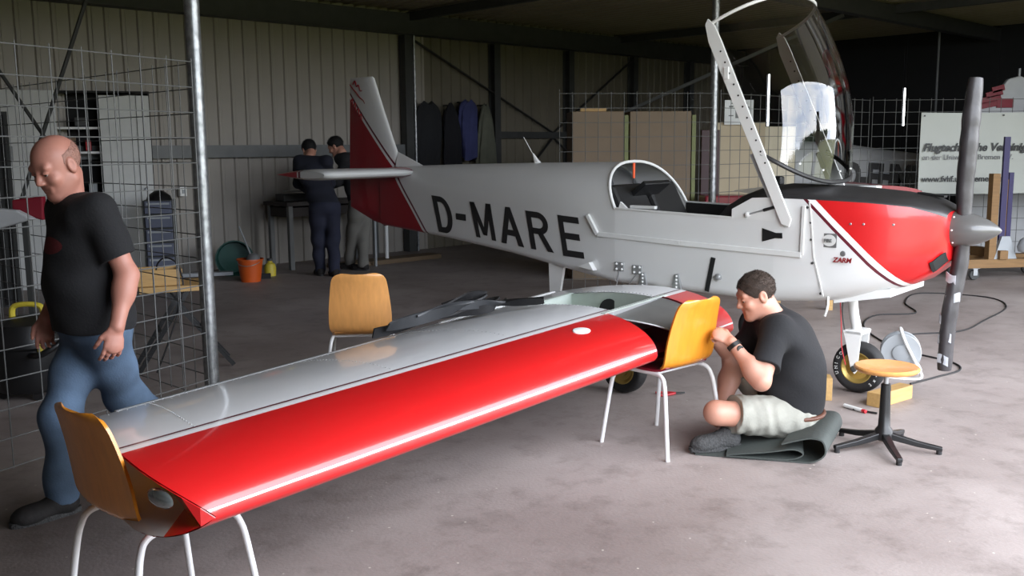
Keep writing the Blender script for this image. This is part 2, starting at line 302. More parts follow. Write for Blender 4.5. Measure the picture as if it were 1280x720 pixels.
# ---------------------------------------------------------------- signed-distance bodies (one continuous surface each)
class Body:
    def __init__(s, lo, hi, h):
        s.h = h; s.lo = np.array(lo, np.float32); n = np.ceil((np.array(hi)-np.array(lo))/h).astype(int)+1
        s.ax = [s.lo[i]+h*np.arange(n[i], dtype=np.float32) for i in range(3)]; s.d = np.full(n, .5, np.float32)
    def _win(s, lo, hi):
        sl = []
        for i in range(3):
            a = max(0, int((lo[i]-s.lo[i])/s.h)); b = min(len(s.ax[i]), int((hi[i]-s.lo[i])/s.h)+2)
            if b <= a: return None
            sl.append(slice(a, b))
        return tuple(sl)
    def _mix(s, sl, d, k, sub=False):
        o = s.d[sl]
        if sub: d = -d
        if k <= 0: s.d[sl] = np.maximum(o, d) if sub else np.minimum(o, d); return
        hh = np.clip(.5+.5*((d-o) if not sub else (o-d))/k, 0, 1)
        s.d[sl] = (d*(1-hh)+o*hh - k*hh*(1-hh)) if not sub else (d*(1-hh)+o*hh + k*hh*(1-hh))
    def cone(s, a, b, ra, rb, k=.02, flat=None, capa=False, capb=False, sub=False, grow=0.):
        a = np.array(a, np.float32); b = np.array(b, np.float32); ra += grow; rb += grow; R = max(ra, rb)*(1.0)+k+3*s.h
        sl = s._win(np.minimum(a, b)-R, np.maximum(a, b)+R)
        if sl is None: return
        X, Y, Z = np.meshgrid(*[s.ax[i][sl[i]] for i in range(3)], indexing='ij', sparse=True)
        ab = b-a; L2 = float(ab@ab)+1e-9
        tr = ((X-a[0])*ab[0]+(Y-a[1])*ab[1]+(Z-a[2])*ab[2])/L2; t = np.clip(tr, 0, 1)
        dx = X-a[0]-t*ab[0]; dy = Y-a[1]-t*ab[1]; dz = Z-a[2]-t*ab[2]
        if flat is not None:
            ax, f = np.array(flat[0], np.float32), flat[1]; ax = ax/np.linalg.norm(ax); q = (dx*ax[0]+dy*ax[1]+dz*ax[2])*(1/f-1); dx = dx+q*ax[0]; dy = dy+q*ax[1]; dz = dz+q*ax[2]
        d = np.sqrt(dx*dx+dy*dy+dz*dz)-(ra+(rb-ra)*t)
        L1 = math.sqrt(L2)
        if capb: d = np.maximum(d, (tr-1)*L1)
        if capa: d = np.maximum(d, -tr*L1)
        s._mix(sl, d, k, sub)
    def ell(s, c, r, R=None, k=.02, sub=False, grow=0., cuts=()):
        c = np.array(c, np.float32); r = np.array(r, np.float32)+grow; B = float(r.max())+k+3*s.h; sl = s._win(c-B, c+B)
        if sl is None: return
        X, Y, Z = np.meshgrid(*[s.ax[i][sl[i]]-c[i] for i in range(3)], indexing='ij', sparse=True)
        R = np.eye(3) if R is None else np.array(R)          # rows: local axes
        l = [X*R[i][0]+Y*R[i][1]+Z*R[i][2] for i in range(3)]
        k0 = np.sqrt(sum((l[i]/r[i])**2 for i in range(3))); k1 = np.sqrt(sum((l[i]/r[i]**2)**2 for i in range(3)))+1e-6
        d = k0*(k0-1)/k1
        for p, n in cuts: d = np.maximum(d, (X-(p[0]-c[0]))*n[0]+(Y-(p[1]-c[1]))*n[1]+(Z-(p[2]-c[2]))*n[2])
        s._mix(sl, d, k, sub)
    def cut(s, p, n):
        X, Y, Z = np.meshgrid(*s.ax, indexing='ij', sparse=True); s.d = np.maximum(s.d, ((X-p[0])*n[0]+(Y-p[1])*n[1]+(Z-p[2])*n[2]).astype(np.float32))
    def wrinkle(s, amp, f, ph=0., dirs=((1, .6, 2.), (-.8, 1.1, 1.7), (.5, -1.2, 2.4))):
        X, Y, Z = np.meshgrid(*s.ax, indexing='ij', sparse=True)
        for i, (a, b, c) in enumerate(dirs): s.d += (amp*np.sin(f*(a*X+b*Y+c*Z)+ph+1.7*i+2*np.sin(f*.35*(b*X-a*Y+.3*Z)))).astype(np.float32)
    def mesh(s, name, m, parent=None):
        d = s.d; neg = d < 0; n = neg.shape
        c = np.zeros(tuple(x-1 for x in n), np.uint8)
        for i in (0, 1):
            for j in (0, 1):
                for k in (0, 1): c += neg[i:n[0]-1+i, j:n[1]-1+j, k:n[2]-1+k]
        act = (c > 0) & (c < 8); I = np.argwhere(act); idx = np.full(act.shape, -1, np.int32); idx[act] = np.arange(len(I))
        val = {}
        for i in (0, 1):
            for j in (0, 1):
                for k in (0, 1): val[(i, j, k)] = d[I[:, 0]+i, I[:, 1]+j, I[:, 2]+k]
        acc = np.zeros((len(I), 3), np.float32); cnt = np.zeros(len(I), np.float32)
        for A in val:
            for ax in range(3):
                if A[ax] == 0:
                    Bq = list(A); Bq[ax] = 1; va, vb = val[A], val[tuple(Bq)]; mk = (va < 0) != (vb < 0)
                    t = np.where(mk, va/np.where(mk, va-vb, 1), 0)
                    for q in range(3): acc[:, q] += np.where(mk, A[q]+(t if q == ax else 0), 0)
                    cnt += mk
        P = s.lo+s.h*(I+acc/np.maximum(cnt, 1)[:, None])
        quads = []
        for ax in range(3):
            a1, a2 = (ax+1) % 3, (ax+2) % 3
            sA = [slice(None)]*3; sB = [slice(None)]*3; sA[ax] = slice(0, -1); sB[ax] = slice(1, None)
            ch = neg[tuple(sA)] != neg[tuple(sB)]; E_ = np.argwhere(ch); E_ = E_[(E_[:, a1] > 0) & (E_[:, a2] > 0) & (E_[:, a1] < n[a1]-1) & (E_[:, a2] < n[a2]-1)]
            if not len(E_): continue
            def cell(o1, o2):
                q = E_.copy(); q[:, a1] -= o1; q[:, a2] -= o2; return idx[q[:, 0], q[:, 1], q[:, 2]]
            Q = np.stack([cell(1, 1), cell(0, 1), cell(0, 0), cell(1, 0)], 1); fl = ~neg[E_[:, 0], E_[:, 1], E_[:, 2]]; Q[fl] = Q[fl][:, ::-1]; quads.append(Q)
        Q = np.concatenate(quads); Q = Q[(Q >= 0).all(1)]
        me = bpy.data.meshes.new(name); me.vertices.add(len(P)); me.vertices.foreach_set('co', P.astype(np.float32).ravel())
        me.loops.add(Q.size); me.loops.foreach_set('vertex_index', Q.astype(np.int32).ravel()); me.polygons.add(len(Q))
        me.polygons.foreach_set('loop_start', np.arange(0, Q.size, 4, dtype=np.int32)); me.polygons.foreach_set('use_smooth', np.ones(len(Q), bool))
        me.update(calc_edges=True); me.validate(); me.materials.append(m)
        o = bpy.data.objects.new(name, me); C.objects.link(o)
        if parent is not None:
            o.parent = parent; o.matrix_parent_inverse = Matrix.Translation(-Vector(parent.location))
        return o
def vec(*a): return np.array(a, float)
def unit(v): v = np.array(v, float); return v/np.linalg.norm(v)
class Frame:
    def __init__(s, c, fwd, up, sc=1.):
        s.c = np.array(c, float); s.y = unit(fwd); u = np.array(up, float); s.x = unit(np.cross(s.y, u)); s.z = np.cross(s.x, s.y); s.sc = sc
        s.R = np.array([s.x, s.y, s.z])
    def p(s, x, y, z): return s.c+s.sc*(s.x*x+s.y*y+s.z*z)
    def r(s, *a): return tuple(q*s.sc for q in a)
def head(B, F):
    B.ell(F.p(0, -.012, .032), F.r(.078, .098, .088), F.R, k=.01)
    B.ell(F.p(0, .022, -.035), F.r(.062, .070, .088), F.R, k=.03)
    for sx in (-1, 1):
        B.cone(F.p(sx*.052, -.005, -.055), F.p(sx*.018, .064, -.100), .022*F.sc, .018*F.sc, k=.03)
        B.ell(F.p(sx*.040, .064, -.028), F.r(.024, .022, .022), F.R, k=.02)
    B.ell(F.p(0, .070, -.100), F.r(.022, .018, .018), F.R, k=.02)
    B.cone(F.p(-.040, .074, .026), F.p(.040, .074, .026), .015*F.sc, .015*F.sc, k=.015)
    for sx in (-1, 1): B.ell(F.p(sx*.031, .097, .003), F.r(.017, .014, .011), F.R, k=.012, sub=True)
    for sx in (-1, 1): B.ell(F.p(sx*.031, .080, .007), F.r(.015, .0135, .009), F.R, k=.004)
    B.cone(F.p(0, .084, .016), F.p(0, .106, -.026), .008*F.sc, .012*F.sc, k=.012)
    for sx in (-1, 1): B.ell(F.p(sx*.011, .098, -.031), F.r(.009, .010, .008), F.R, k=.008)
    B.cone(F.p(-.022, .079, -.057), F.p(.022, .079, -.057), .009*F.sc, .009*F.sc, k=.008)
    B.cone(F.p(-.018, .079, -.071), F.p(.018, .079, -.071), .009*F.sc, .009*F.sc, k=.008)
    B.cone(F.p(-.025, .091, -.064), F.p(.025, .091, -.064), .003*F.sc, .003*F.sc, k=.004, sub=True)
    for sx in (-1, 1):
        B.ell(F.p(sx*.080, -.010, -.004), F.r(.011, .021, .034), F.R, k=.006); B.ell(F.p(sx*.091, -.006, .002), F.r(.007, .011, .019), F.R, k=.006, sub=True)
def eyes(F, parent):
    for sx in (-1, 1):
        mb = MB(); c = Vector(F.p(sx*.031, .0780, .001)); r = .0112*F.sc
        T = Matrix.Translation(c) @ Matrix((Vector(F.x), -Vector(F.z), Vector(F.y))).transposed().to_4x4()
        pr = [(r*math.sin(a), r*math.cos(a)) for a in [PI*i/10 for i in range(11)]]; pr = [(max(x, .0002), z) for x, z in pr]
        mb.lathe(pr[:4], 12, T, 1); mb.lathe(pr[3:], 12, T, 0, True)
        o = mb.build('eye', [m_eye, m_iris], None, smooth=True); o.parent = parent; o.matrix_parent_inverse = Matrix.Translation(-Vector(parent.location))
def hand(B, w, d, nrm, side, curl=(.35, .5, .4), sc=1., spread=.06, thumb=(.6, .55)):
    """w wrist, d finger direction, nrm palm-facing normal, side = direction of the thumb"""
    d = unit(d); side = unit(np.array(side)-d*np.dot(side, d)); nrm = unit(np.array(nrm)-d*np.dot(nrm, d)-side*np.dot(nrm, side)); w = np.array(w, float)
    B.cone(w, w+d*.075*sc, .026*sc, .037*sc, k=.015, flat=(nrm, .5)); 
    for i, (o, l) in enumerate(((.030, .070), (.010, .078), (-.011, .073), (-.031, .058))):
        p = w+d*.083*sc+side*o*sc; a = 0.; dd0 = unit(d+side*(o*spread/.03)); r = (.0088, .0088, .0084, .0076)[i]*sc
        B.cone(w+d*.05*sc+side*o*.8*sc, p, .011*sc, r*1.08, k=.010)
        for j in range(3):
            a += curl[j]+.06*i; dd = dd0*math.cos(a)+nrm*math.sin(a); q = p+dd*l*sc*(.46, .32, .26)[j]; B.cone(p, q, r*(1-.06*j), r*(.96-.08*j), k=.004); p = q
    p = w+d*.022*sc+side*.024*sc; dd = unit(d*.75+side*thumb[0]+nrm*thumb[1]*.5); q = p+dd*.042*sc; B.cone(p, q, .014*sc, .011*sc, k=.012)
    dd = unit(d*.9+side*thumb[0]*.3+nrm*thumb[1]); r_ = q+dd*.032*sc; B.cone(q, r_, .0105*sc, .0095*sc, k=.004); B.cone(r_, r_+unit(dd+nrm*.3)*.024*sc, .0095*sc, .008*sc, k=.004)
def fuzz(o, n, ln, fr, seed=1, comb=(0, 0, 0)):
    """short hairs growing from the surface of a hair cap, in the same mesh"""
    me = o.data; r_ = np.random.default_rng(seed); nv = len(me.vertices); co = np.empty(nv*3, np.float32); me.vertices.foreach_get('co', co); co = co.reshape(-1, 3)
    nr = np.empty(nv*3, np.float32); me.vertex_normals.foreach_get('vector', nr); nr = nr.reshape(-1, 3)
    ok = np.argwhere(((co-fr.c)*(co-fr.c)).sum(1) > .0055)[:, 0]; pick = r_.choice(ok, n); mb = MB()
    for i in pick:
        p, q = co[i], nr[i]; t = unit(np.cross(q, r_.normal(size=3))); d = unit(q*.55+np.array(comb)+r_.normal(size=3)*.28); l = ln*(.6+.7*r_.random()); w = .0014
        mb.add([p-t*w-q*.002, p+t*w-q*.002, p+d*l], [(0, 1, 2)])
    bm = bmesh.new(); bm.from_mesh(me); vv = [bm.verts.new(x) for x in mb.v]
    for f in mb.f: bm.faces.new([vv[k] for k in f])
    bm.to_mesh(me); bm.free()
# ================================================================ SETTING
o = MB().box((0, 0, -.1), (60, 60, .2)).build('floor', m_floor); structure(o); o.location = hp(0, 0)+ND*(Q_F-30.0)+Vector((0, 0, 0)); o.rotation_euler.z = HROT
o = MB().box((0, 0, -.1), (140, 90, .2)).build('ground', m_grass); structure(o); o.location = hp(0, Q_F+45.02, -.03); o.rotation_euler.z = HROT
mb = MB(); rr = random.Random(3)                         # trees across the airfield, mirrored in the canopy
prev = 0
for i in range(60):
    x = -70+i*2.35; r = 1.6+rr.random()*1.6
    mb.lathe([(.25, 0), (r*.6, .8), (r, 2.2+rr.random()), (r*.8, 4+rr.random()*2), (.2, 5.5+rr.random()*3)], 9, Matrix.Translation((x, rr.random()*3, 0)))
o = mb.build('treeline', mat('dark_foliage', '#2c3621', .9, var=.3), smooth=True); structure(o); o.location = hp(0, Q_F+75); o.rotation_euler.z = HROT
SH_T = T_R-T_L
def corr_sheet(name, m, height, n=5, w=1.0, dep=.024):
    """one trapezoid-ribbed metal sheet, w wide (local x), height tall (local z), ribs towards -y"""
    mb = MB(); p = w/n; xs = []
    for i in range(n): xs += [(i*p, 0), (i*p+p*.66, 0), (i*p+p*.73, -dep), (i*p+p*.92, -dep)]
    xs.append((w-.004, 0))
    mb.loft([[(x, y, 0) for x, y in xs], [(x, y, height) for x, y in xs]], closed=False)
    return mb.build(name, m, fix=False)
RT = lambda loc, rot: Matrix.Translation(loc) @ rot
Rz = lambda a: Matrix.Rotation(a, 4, 'Z')
MW = RT(hp(0, 0), Rz(HROT))                                # wall frame: x along, -y into the room
def in_frame(o, mw): o.matrix_world = mw; return o
wall = structure(MB().box(((T_L+T_R)/2, .06, ROOF/2+.1), (SH_T+.4, .04, ROOF+.2)).build('wall_back', m_wall)); in_frame(wall, MW)
proto = corr_sheet('sheet', m_wall, ROOF)
x = T_L; i = 0
while x < T_R-.5:
    s_ = proto if i == 0 else proto.copy()
    if i: C.objects.link(s_)
    s_.parent = wall; s_.location = (x+.2, -.004*(i % 2), 0)
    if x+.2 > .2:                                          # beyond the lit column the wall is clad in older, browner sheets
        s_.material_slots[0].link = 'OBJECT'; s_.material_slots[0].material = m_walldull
    x += 1; i += 1
# gable at the far right with two open gaps between its leaves
gab = structure(thing('wall_right', '', '')); 
for k in ('label', 'category'): del gab[k]
MG = RT(hp(T_R, 0), Rz(math.atan2(ND.y, ND.x))); gab.matrix_world = MG
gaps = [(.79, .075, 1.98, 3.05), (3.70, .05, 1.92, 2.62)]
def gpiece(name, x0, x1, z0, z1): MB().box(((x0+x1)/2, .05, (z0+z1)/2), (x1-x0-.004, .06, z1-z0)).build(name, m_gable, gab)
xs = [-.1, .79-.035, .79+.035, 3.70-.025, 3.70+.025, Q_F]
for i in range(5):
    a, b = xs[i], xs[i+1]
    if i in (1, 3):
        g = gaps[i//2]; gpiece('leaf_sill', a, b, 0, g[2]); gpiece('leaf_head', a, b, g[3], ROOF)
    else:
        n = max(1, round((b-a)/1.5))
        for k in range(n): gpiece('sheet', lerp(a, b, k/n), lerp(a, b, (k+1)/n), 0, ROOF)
lw = structure(MB().box((Q_F/2, -.05, ROOF/2), (Q_F, .08, ROOF)).build('wall_left', m_wall)); in_frame(lw, RT(hp(T_L, 0), Rz(math.atan2(ND.y, ND.x))))
fw = structure(MB().box(((T_L+DOOR0)/2, 0, ROOF/2), (DOOR0-T_L, .08, ROOF)).box(((T_R+DOOR1)/2, 0, ROOF/2), (T_R-DOOR1, .08, ROOF)).build('wall_front', m_girt)); in_frame(fw, RT(hp(0, Q_F), Rz(HROT)))
ceil = structure(MB().box(((T_L+T_R)/2, -Q_F/2+.1, ROOF+.06), (SH_T+.5, Q_F+.3, .06)).build('ceiling', m_roof)); in_frame(ceil, MW)
proto = corr_sheet('sheet', m_roof, Q_F); x = T_L; i = 0
while x < T_R-.5:
    s_ = proto if i == 0 else proto.copy()
    if i: C.objects.link(s_)
    s_.parent = ceil; s_.matrix_local = Matrix.Translation((x+.2, 0, ROOF+.01)) @ Matrix.Rotation(PI/2, 4, 'X'); x += 1; i += 1
tn = [0]
def trim(mb, m):
    tn[0] += 1; o = structure(mb.build('trim_%d' % tn[0], m)); o.matrix_world = MW; return o
# eave beam, columns every 1.8 m, girts, rafters, purlin
trim(MB().box(((T_L+T_R)/2, -.16, 3.40), (SH_T, .14, .30)).box(((T_L+T_R)/2, -.20, 3.255), (SH_T, .22, .02)), m_steel)
for k in range(6):
    t = .305+1.79*k
    if k == 0:
        trim(MB().box((t-.04, -.12, 1.65), (.14, .14, 3.3)), m_steel); trim(MB().rod((t+.075, -.17, 0), (t+.075, -.17, 3.25), .022, 10), m_galv)
    else: trim(MB().box((t, -.10, 1.62), (.03, .16, 3.24)).box((t, -.03, 1.62), (.12, .015, 3.24)).box((t, -.175, 1.62), (.13, .015, 3.24)), m_steel)
trim(MB().box(((T_L+.3)/2, -.09, 1.55), (.3-T_L, .10, .16)), m_girt)
trim(MB().box(((.35+3.9)/2, -.08, 1.78), (3.5, .06, .11)), m_steel)
def flatbar(a, b, w=.06, t=.012): return MB().bar(a, b, t, w, up=(0, -1, 0))
trim(flatbar((.35, -.11, 3.22), (3.45, -.11, 1.83), .07), m_steel); trim(flatbar((3.5, -.11, 1.83), (5.7, -.12, 3.22), .06), m_steel)
trim(flatbar((3.45, -.11, 1.72), (2.25, -.11, .65), .06), m_steel); trim(flatbar((3.5, -.11, 1.72), (5.3, -.12, .5), .06), m_steel)
for t in (-8.6, -3.7, .305, 5.2): trim(MB().box((t, -Q_F/2, 3.51), (.08, Q_F-.1, .12)), m_steel)
trim(MB().box((0, -5.3, 3.45), (SH_T, .14, .22)), m_steel)
trim(MB().bar((4.15, -.35, 1.9), (5.1, -4.6, 3.5), .05, .05), m_girt)
# wall bracing at the left (dark crossed rods), in front of the wall
def bp(x, y, z): return MW.inverted() @ Vector((x, y, z))
trim(MB().rod(bp(-4.02, 9.85, 3.5), bp(-5.06, 9.85, .95), .022), m_steel)
trim(MB().rod(bp(-5.85, 9.92, 3.5), bp(-4.70, 9.92, 1.62), .020), m_steel)
# light galvanised posts
def post(name, label, x, y, r, h=ROOF-.02):
    t = thing(name, label, 'post', (x, y, 0)); MB().rod((0, 0, 0), (0, 0, h), r, 20).build('tube', m_galv, t, smooth=True)
    MB().box((0, 0, .006), (r*4, r*4, .012)).build('base_plate', m_galv, t); return t
post('steel_post', 'thick galvanised steel post at the end of the wire cage behind the walking man', -1.83, 5.70, .044)
post('steel_post', 'slim galvanised steel post behind the cockpit of the white aircraft', 2.16, 10.35, .040)
# ---------------------------------------------------------------- welded wire fence panels
def fence(label, a, b, top, nx, nz, r=.0028, z0=.04, mt=None):
    a, b = Vector(a), Vector(b); d = b-a; l = d.length; t = thing('wire_fence_panel', label, 'fence', (a.x, a.y, 0), math.atan2(d.y, d.x))
    v = MB().rod((0, 0, z0), (0, 0, top), r, 6).build('wire', mt or m_wire, t); h = MB().rod((0, -r*1.6, 0), (l, -r*1.6, 0), r, 6).build('wire', mt or m_wire, t)
    for i in range(nx+1):
        q = v if i == 0 else v.copy()
        if i: C.objects.link(q)
        q.location = (l*i/nx, 0, .022 if i in (0,) else 0)
    for j in range(nz+1):
        q = h if j == 0 else h.copy()
        if j: C.objects.link(q)
        q.location = (0, 0, lerp(z0+.01, top-.02, j/nz))
    return t
dA = unit((-.51, -1)); pA = vec(-1.83, 5.64)
fence('welded wire cage panel nearest the camera, ending at the thick post behind the walking man', (*(pA+dA*2.6), 0), (*pA, 0), 2.08, 14, 14, .0034)
dB = unit((-.73, .685)); pB = vec(-1.86, 5.74)
fence('welded wire cage panel running back from the thick post towards the grey cabinet', (*pB, 0), (*(pB+dB*4.2), 0), 2.08, 26, 14, .0034)
m_wired = mat('dull_wire', '#5c5d5b', .6, .2)
fence('welded wire fence in front of the brown boards behind the cockpit', (.50, 9.92, 0), (2.10, 10.14, 0), 2.12, 12, 14, .0035, mt=m_wired)
fence('welded wire fence seen through the raised canopy, beside the slim post', (2.2, 10.2, 0), (4.42, 12.0, 0), 2.12, 17, 14, .0035, mt=m_wired)
fence('welded wire fence that carries the white lettered banner', (4.46, 12.0, 0), (7.9, 12.0, 0), 2.12, 24, 14, .0035, mt=m_wired)
# ================================================================ AIRCRAFT (x = distance aft of the propeller, y = towards the camera, z up)
AIR = thing('light_aircraft', 'white and red two-seat aircraft D-MARE with raised canopy and wings taken off', 'aircraft', (2.635, 5.58, 0), 2.43405)
def itp(s, xs, ys): return float(np.interp(s, xs, ys))
SS = [.05, .1, .2, .4, .6, .75, .95, 2.12, 2.6, 3.2, 4.0, 4.5, 5.0]
SWs = [.16, .25, .33, .415, .46, .478, .485, .48, .44, .345, .21, .125, .05]
ZB = [.885, .82, .745, .668, .628, .612, .600, .625, .685, .752, .815, .842, .872]
ZS = [1.135, 1.165, 1.20, 1.222, 1.232, 1.237, 1.24, 1.135, 1.125, 1.12, 1.14, 1.17, 1.22]
ZT = [1.172, 1.205, 1.243, 1.273, 1.29, 1.30, 1.305, 1.452, 1.446, 1.44, 1.425, 1.412, 1.395]
def Wf(s): return itp(s, SS, SWs)
def ring(s, n_side=4, nt=10):
    w, zb, zs, zt = Wf(s), itp(s, SS, ZB), itp(s, SS, ZS), itp(s, SS, ZT)
    rb = min(w*.8, itp(s, [.05, .4, .75, 1.2, 5], [.15, .20, .12, .05, .03])); up = []
    for k in range(6): a = PI/2*k/5; up.append((w-rb+rb*math.sin(a), zb+rb-rb*math.cos(a)))
    for k in range(1, n_side): up.append((w, lerp(zb+rb, zs, k/n_side)))
    for k in range(nt+1): a = PI/2*k/nt; up.append((w*math.cos(a)**.85, zs+(zt-zs)*math.sin(a)**.95))
    half = [(0, zb)]+up
    return [(s, y, z) for y, z in half]+[(s, -y, z) for y, z in half[-2:0:-1]]
NR = len(ring(1.)); NH = 1+6+3                              # first index of the deck arc on the near side
def is_deck(k): return NH <= k < NR-NH
stn = [.05, .075, .1, .15, .2, .3, .4, .5, .6, .75, .95]
mb = MB().loft([ring(s) for s in stn], mif=lambda i, k: 1 if is_deck(k) else 0, cap=(True, False)); mb.build('nose_cowling', [m_air, m_black], AIR, smooth=35)
stn = [2.12, 2.40, 2.6, 2.9, 3.2, 3.6, 4.0, 4.3, 4.5, 4.75, 5.0]
def lean(r): return [(x+.165*max(0, (z-1.135)/.317), y, z) for x, y, z in r]
mb = MB().loft([lean(ring(s)) if s == 2.12 else ring(s) for s in stn], cap=(False, True)); mb.build('rear_fuselage', m_air, AIR, smooth=35, solid=.006)
# cockpit tub, open at the top
def tub(s, zs, dw=0., zt=None):
    w, zb = Wf(s)-dw, itp(s, SS, ZB)+dw; rb = .05; half = [(0, zb)]
    for k in range(6): a = PI/2*k/5; half.append((w-rb+rb*math.sin(a), zb+rb-rb*math.cos(a)))
    half.append((w, zs)); return [(s, y, z) for y, z in half[::-1]]+[(s, -y, z) for y, z in half[1:]]
def sill(s): return itp(s, [.95, 1.225, 1.23, 2.12], [1.105, 1.112, 1.112, 1.140])
st2 = [.95, 1.1, 1.22, 1.5, 1.8, 2.12]
MB().loft([tub(s, sill(s)) for s in st2], closed=False).build('cockpit_tub', m_air, AIR, smooth=35, solid=.004)
MB().loft([tub(s, sill(s)-.004, .012) for s in st2], closed=False).build('cockpit_lining', m_dark, AIR, smooth=35)
for sy in (1, -1):                                          # sloping side panels ahead of the sills, up to the coaming
    MB().prism([(.95, sy*.487, 1.10), (1.235, sy*.487, 1.108), (1.235, sy*.487, 1.165), (1.10, sy*.487, 1.238), (.95, sy*.487, 1.245)], (0, -sy*.012, 0), (0, 0, 0)).build('side_panel', m_white, AIR)
    MB().bar((1.23, sy*.478, 1.112), (2.12, sy*.478, 1.142), .022, .010).build('sill_rail', m_white, AIR)
# black dashboard hood
mb = MB(); rings = []
for s, h, w in ((.94, 1.307, .47), (1.06, 1.312, .465), (1.17, 1.298, .45), (1.26, 1.262, .44), (1.33, 1.205, .43), (1.36, 1.15, .42)):
    rings.append([(s, w*math.cos(a), 1.10+(h-1.10)*max(0, math.sin(a))**.55) for a in [PI*k/16 for k in range(17)]])
mb.loft(rings, closed=False); mb.build('dashboard_hood', m_black, AIR, smooth=50)
MB().box((1.20, -.05, 1.325), (.10, .07, .06)).build('compass', m_blackplastic, AIR, bevel=.012)
MB().box((1.30, 0, 1.03), (.03, .84, .24)).build('instrument_panel', m_dark, AIR)
# seats, bulkhead frames, hoop
for y in (.22, -.22):
    R = Matrix.Rotation(math.radians(28), 3, 'Y')
    MB().box((2.10, y, 1.03), (.09, .40, .58), R).build('seat_back', m_blackplastic, AIR, bevel=.03)
    MB().box((1.75, y, .80), (.50, .40, .10)).build('seat_cushion', m_blackplastic, AIR, bevel=.03)
MB().box((2.17, .05, 1.215), (.30, .34, .035), Matrix.Rotation(math.radians(38), 3, 'Y')).build('headrest_shelf', m_blackplastic, AIR, bevel=.008)
hoop = [(2.12+.165*math.sin(a)**.95, .478*math.cos(a)**.85 if math.cos(a) > 0 else -.478*(-math.cos(a))**.85, 1.135+(.317)*math.sin(a)**.95) for a in [PI*k/28 for k in range(29)]]
MB().tube(hoop, .011, 8).build('roll_hoop', m_whitegloss, AIR, smooth=True)
r2 = [(s2, y*.88, z-.028) for s2, y, z in ((2.50, p[1], p[2]) for p in hoop)]
MB().tube(r2, .012, 6).build('fuselage_frame', m_alu, AIR, smooth=True)
rg = ring(2.72); cy, cz = 0, 1.08; MB().loft([[(2.72, y*.985, cz+(z-cz)*.985) for _, y, z in rg], [(2.73, y*.985, cz+(z-cz)*.985) for _, y, z in rg]]).build('bulkhead', m_lining, AIR)
st = MB().box((2.285, 0, 1.385), (.008, .022, .11)).build('warning_strap', m_orange_strap, AIR); MB().rod((2.285, 0, 1.33), (2.29, 0, 1.27), .006, 6).build('hook', m_steel, st)
MB().box((1.93, .42, 1.15), (.20, .035, .022)).build('latch_bar', m_white, AIR, bevel=.004)
MB().prism([(2.10, .45, 1.14), (2.03, .45, 1.14), (2.085, .45, 1.185)], (0, 0, 0), (0, .02, 0)).build('latch', m_white, AIR)
MB().prism([(1.62, -.46, 1.13), (1.50, -.46, 1.13), (1.56, -.46, 1.20)], (0, 0, 0), (0, .02, 0)).build('latch', m_white, AIR)
# doubler strip along the side and its raised end
def side_strip(pts, w, th):
    mb = MB()
    for (a, za), (b, zb_) in zip(pts[:-1], pts[1:]): mb.bar((a, Wf(a)+th/2, za), (b, Wf(b)+th/2, zb_), th, w)
    return mb
side_strip([(2.36, 1.085), (2.27, .955)], .03, .022).build('side_doubler', m_whitegloss, AIR, bevel=.004)
side_strip([(2.27, .955), (1.6, .93), (.77, .905)], .034, .016).build('side_doubler', m_white, AIR, bevel=.004)
side_strip([(.77, .905), (.765, 1.20)], .022, .014).build('firewall_strip', m_white, AIR, bevel=.003)
side_strip([(.735, 1.225), (.715, 1.06), (.70, .90), (.635, .665)], .008, .006).build('cowling_seam', m_white, AIR)
for s, z in ((.735, 1.19), (.712, 1.10), (.705, 1.00), (.695, .86), (.64, .68)): MB().lathe([(.009, 0), (.006, .006)], 8, Matrix.Translation((s+.012, Wf(s)+.001, z)) @ Matrix.Rotation(-PI/2, 4, 'X')).build('screw', m_steel, AIR)
for s, z in ((.43, 1.10), (.28, 1.10), (.50, 1.10)): MB().lathe([(.008, 0), (.005, .006)], 8, Matrix.Translation((s, Wf(s)+.0, z)) @ Matrix.Rotation(-PI/2, 4, 'X')).build('screw', m_alu, AIR)
# black wedge-shaped inlet on the side
MB().prism([(1.027, 0, 1.055), (1.025, 0, .972), (.94, 0, .998), (.895, 0, .998), (.897, 0, 1.032), (.937, 0, 1.030)], (0, .484, 0), (0, .4885, 0)).build('side_inlet', m_blackplastic, AIR)
# hinge brackets, wing fittings, spar slot
for s, z in ((2.076, .742), (1.932, .730)):
    b_ = MB().box((s, .486, z), (.075, .010, .062)).build('hinge_bracket', m_alu, AIR, bevel=.004)
    for dx, dz in ((-.022, .018), (.022, .018), (-.022, -.018), (.022, -.018)): MB().lathe([(.009, 0), (.006, .008)], 8, Matrix.Translation((s+dx, .491, z+dz)) @ Matrix.Rotation(-PI/2, 4, 'X')).build('bolt', m_whitegloss, b_)
    MB().rod((s, .49, z-.03), (s+(.02 if s > 2 else .09), .495, z-.14), .003, 6).build('control_cable', m_alu, AIR)
for s, z in ((1.88, .665), (1.618, .675)):
    b_ = MB().prism([(s+.035, 0, z-.05), (s-.035, 0, z-.05), (s-.012, 0, z+.05), (s+.012, 0, z+.05)], (0, .483, 0), (0, .500, 0)).build('wing_fitting', m_alu, AIR)
    for k in range(4): MB().lathe([(.008, 0), (.005, .008)], 8, Matrix.Translation((s, .50, z-.035+.024*k)) @ Matrix.Rotation(-PI/2, 4, 'X')).build('bolt', m_whitegloss, b_)
MB().bar((1.357, .486, .851), (1.400, .486, .63), .008, .030).build('spar_slot', m_blackplastic, AIR)
MB().lathe([(.022, 0), (.020, .02), (.010, .028)], 14, Matrix.Translation((1.318, .483, .73)) @ Matrix.Rotation(-PI/2, 4, 'X')).build('fuel_drain', m_alu, AIR, smooth=True)
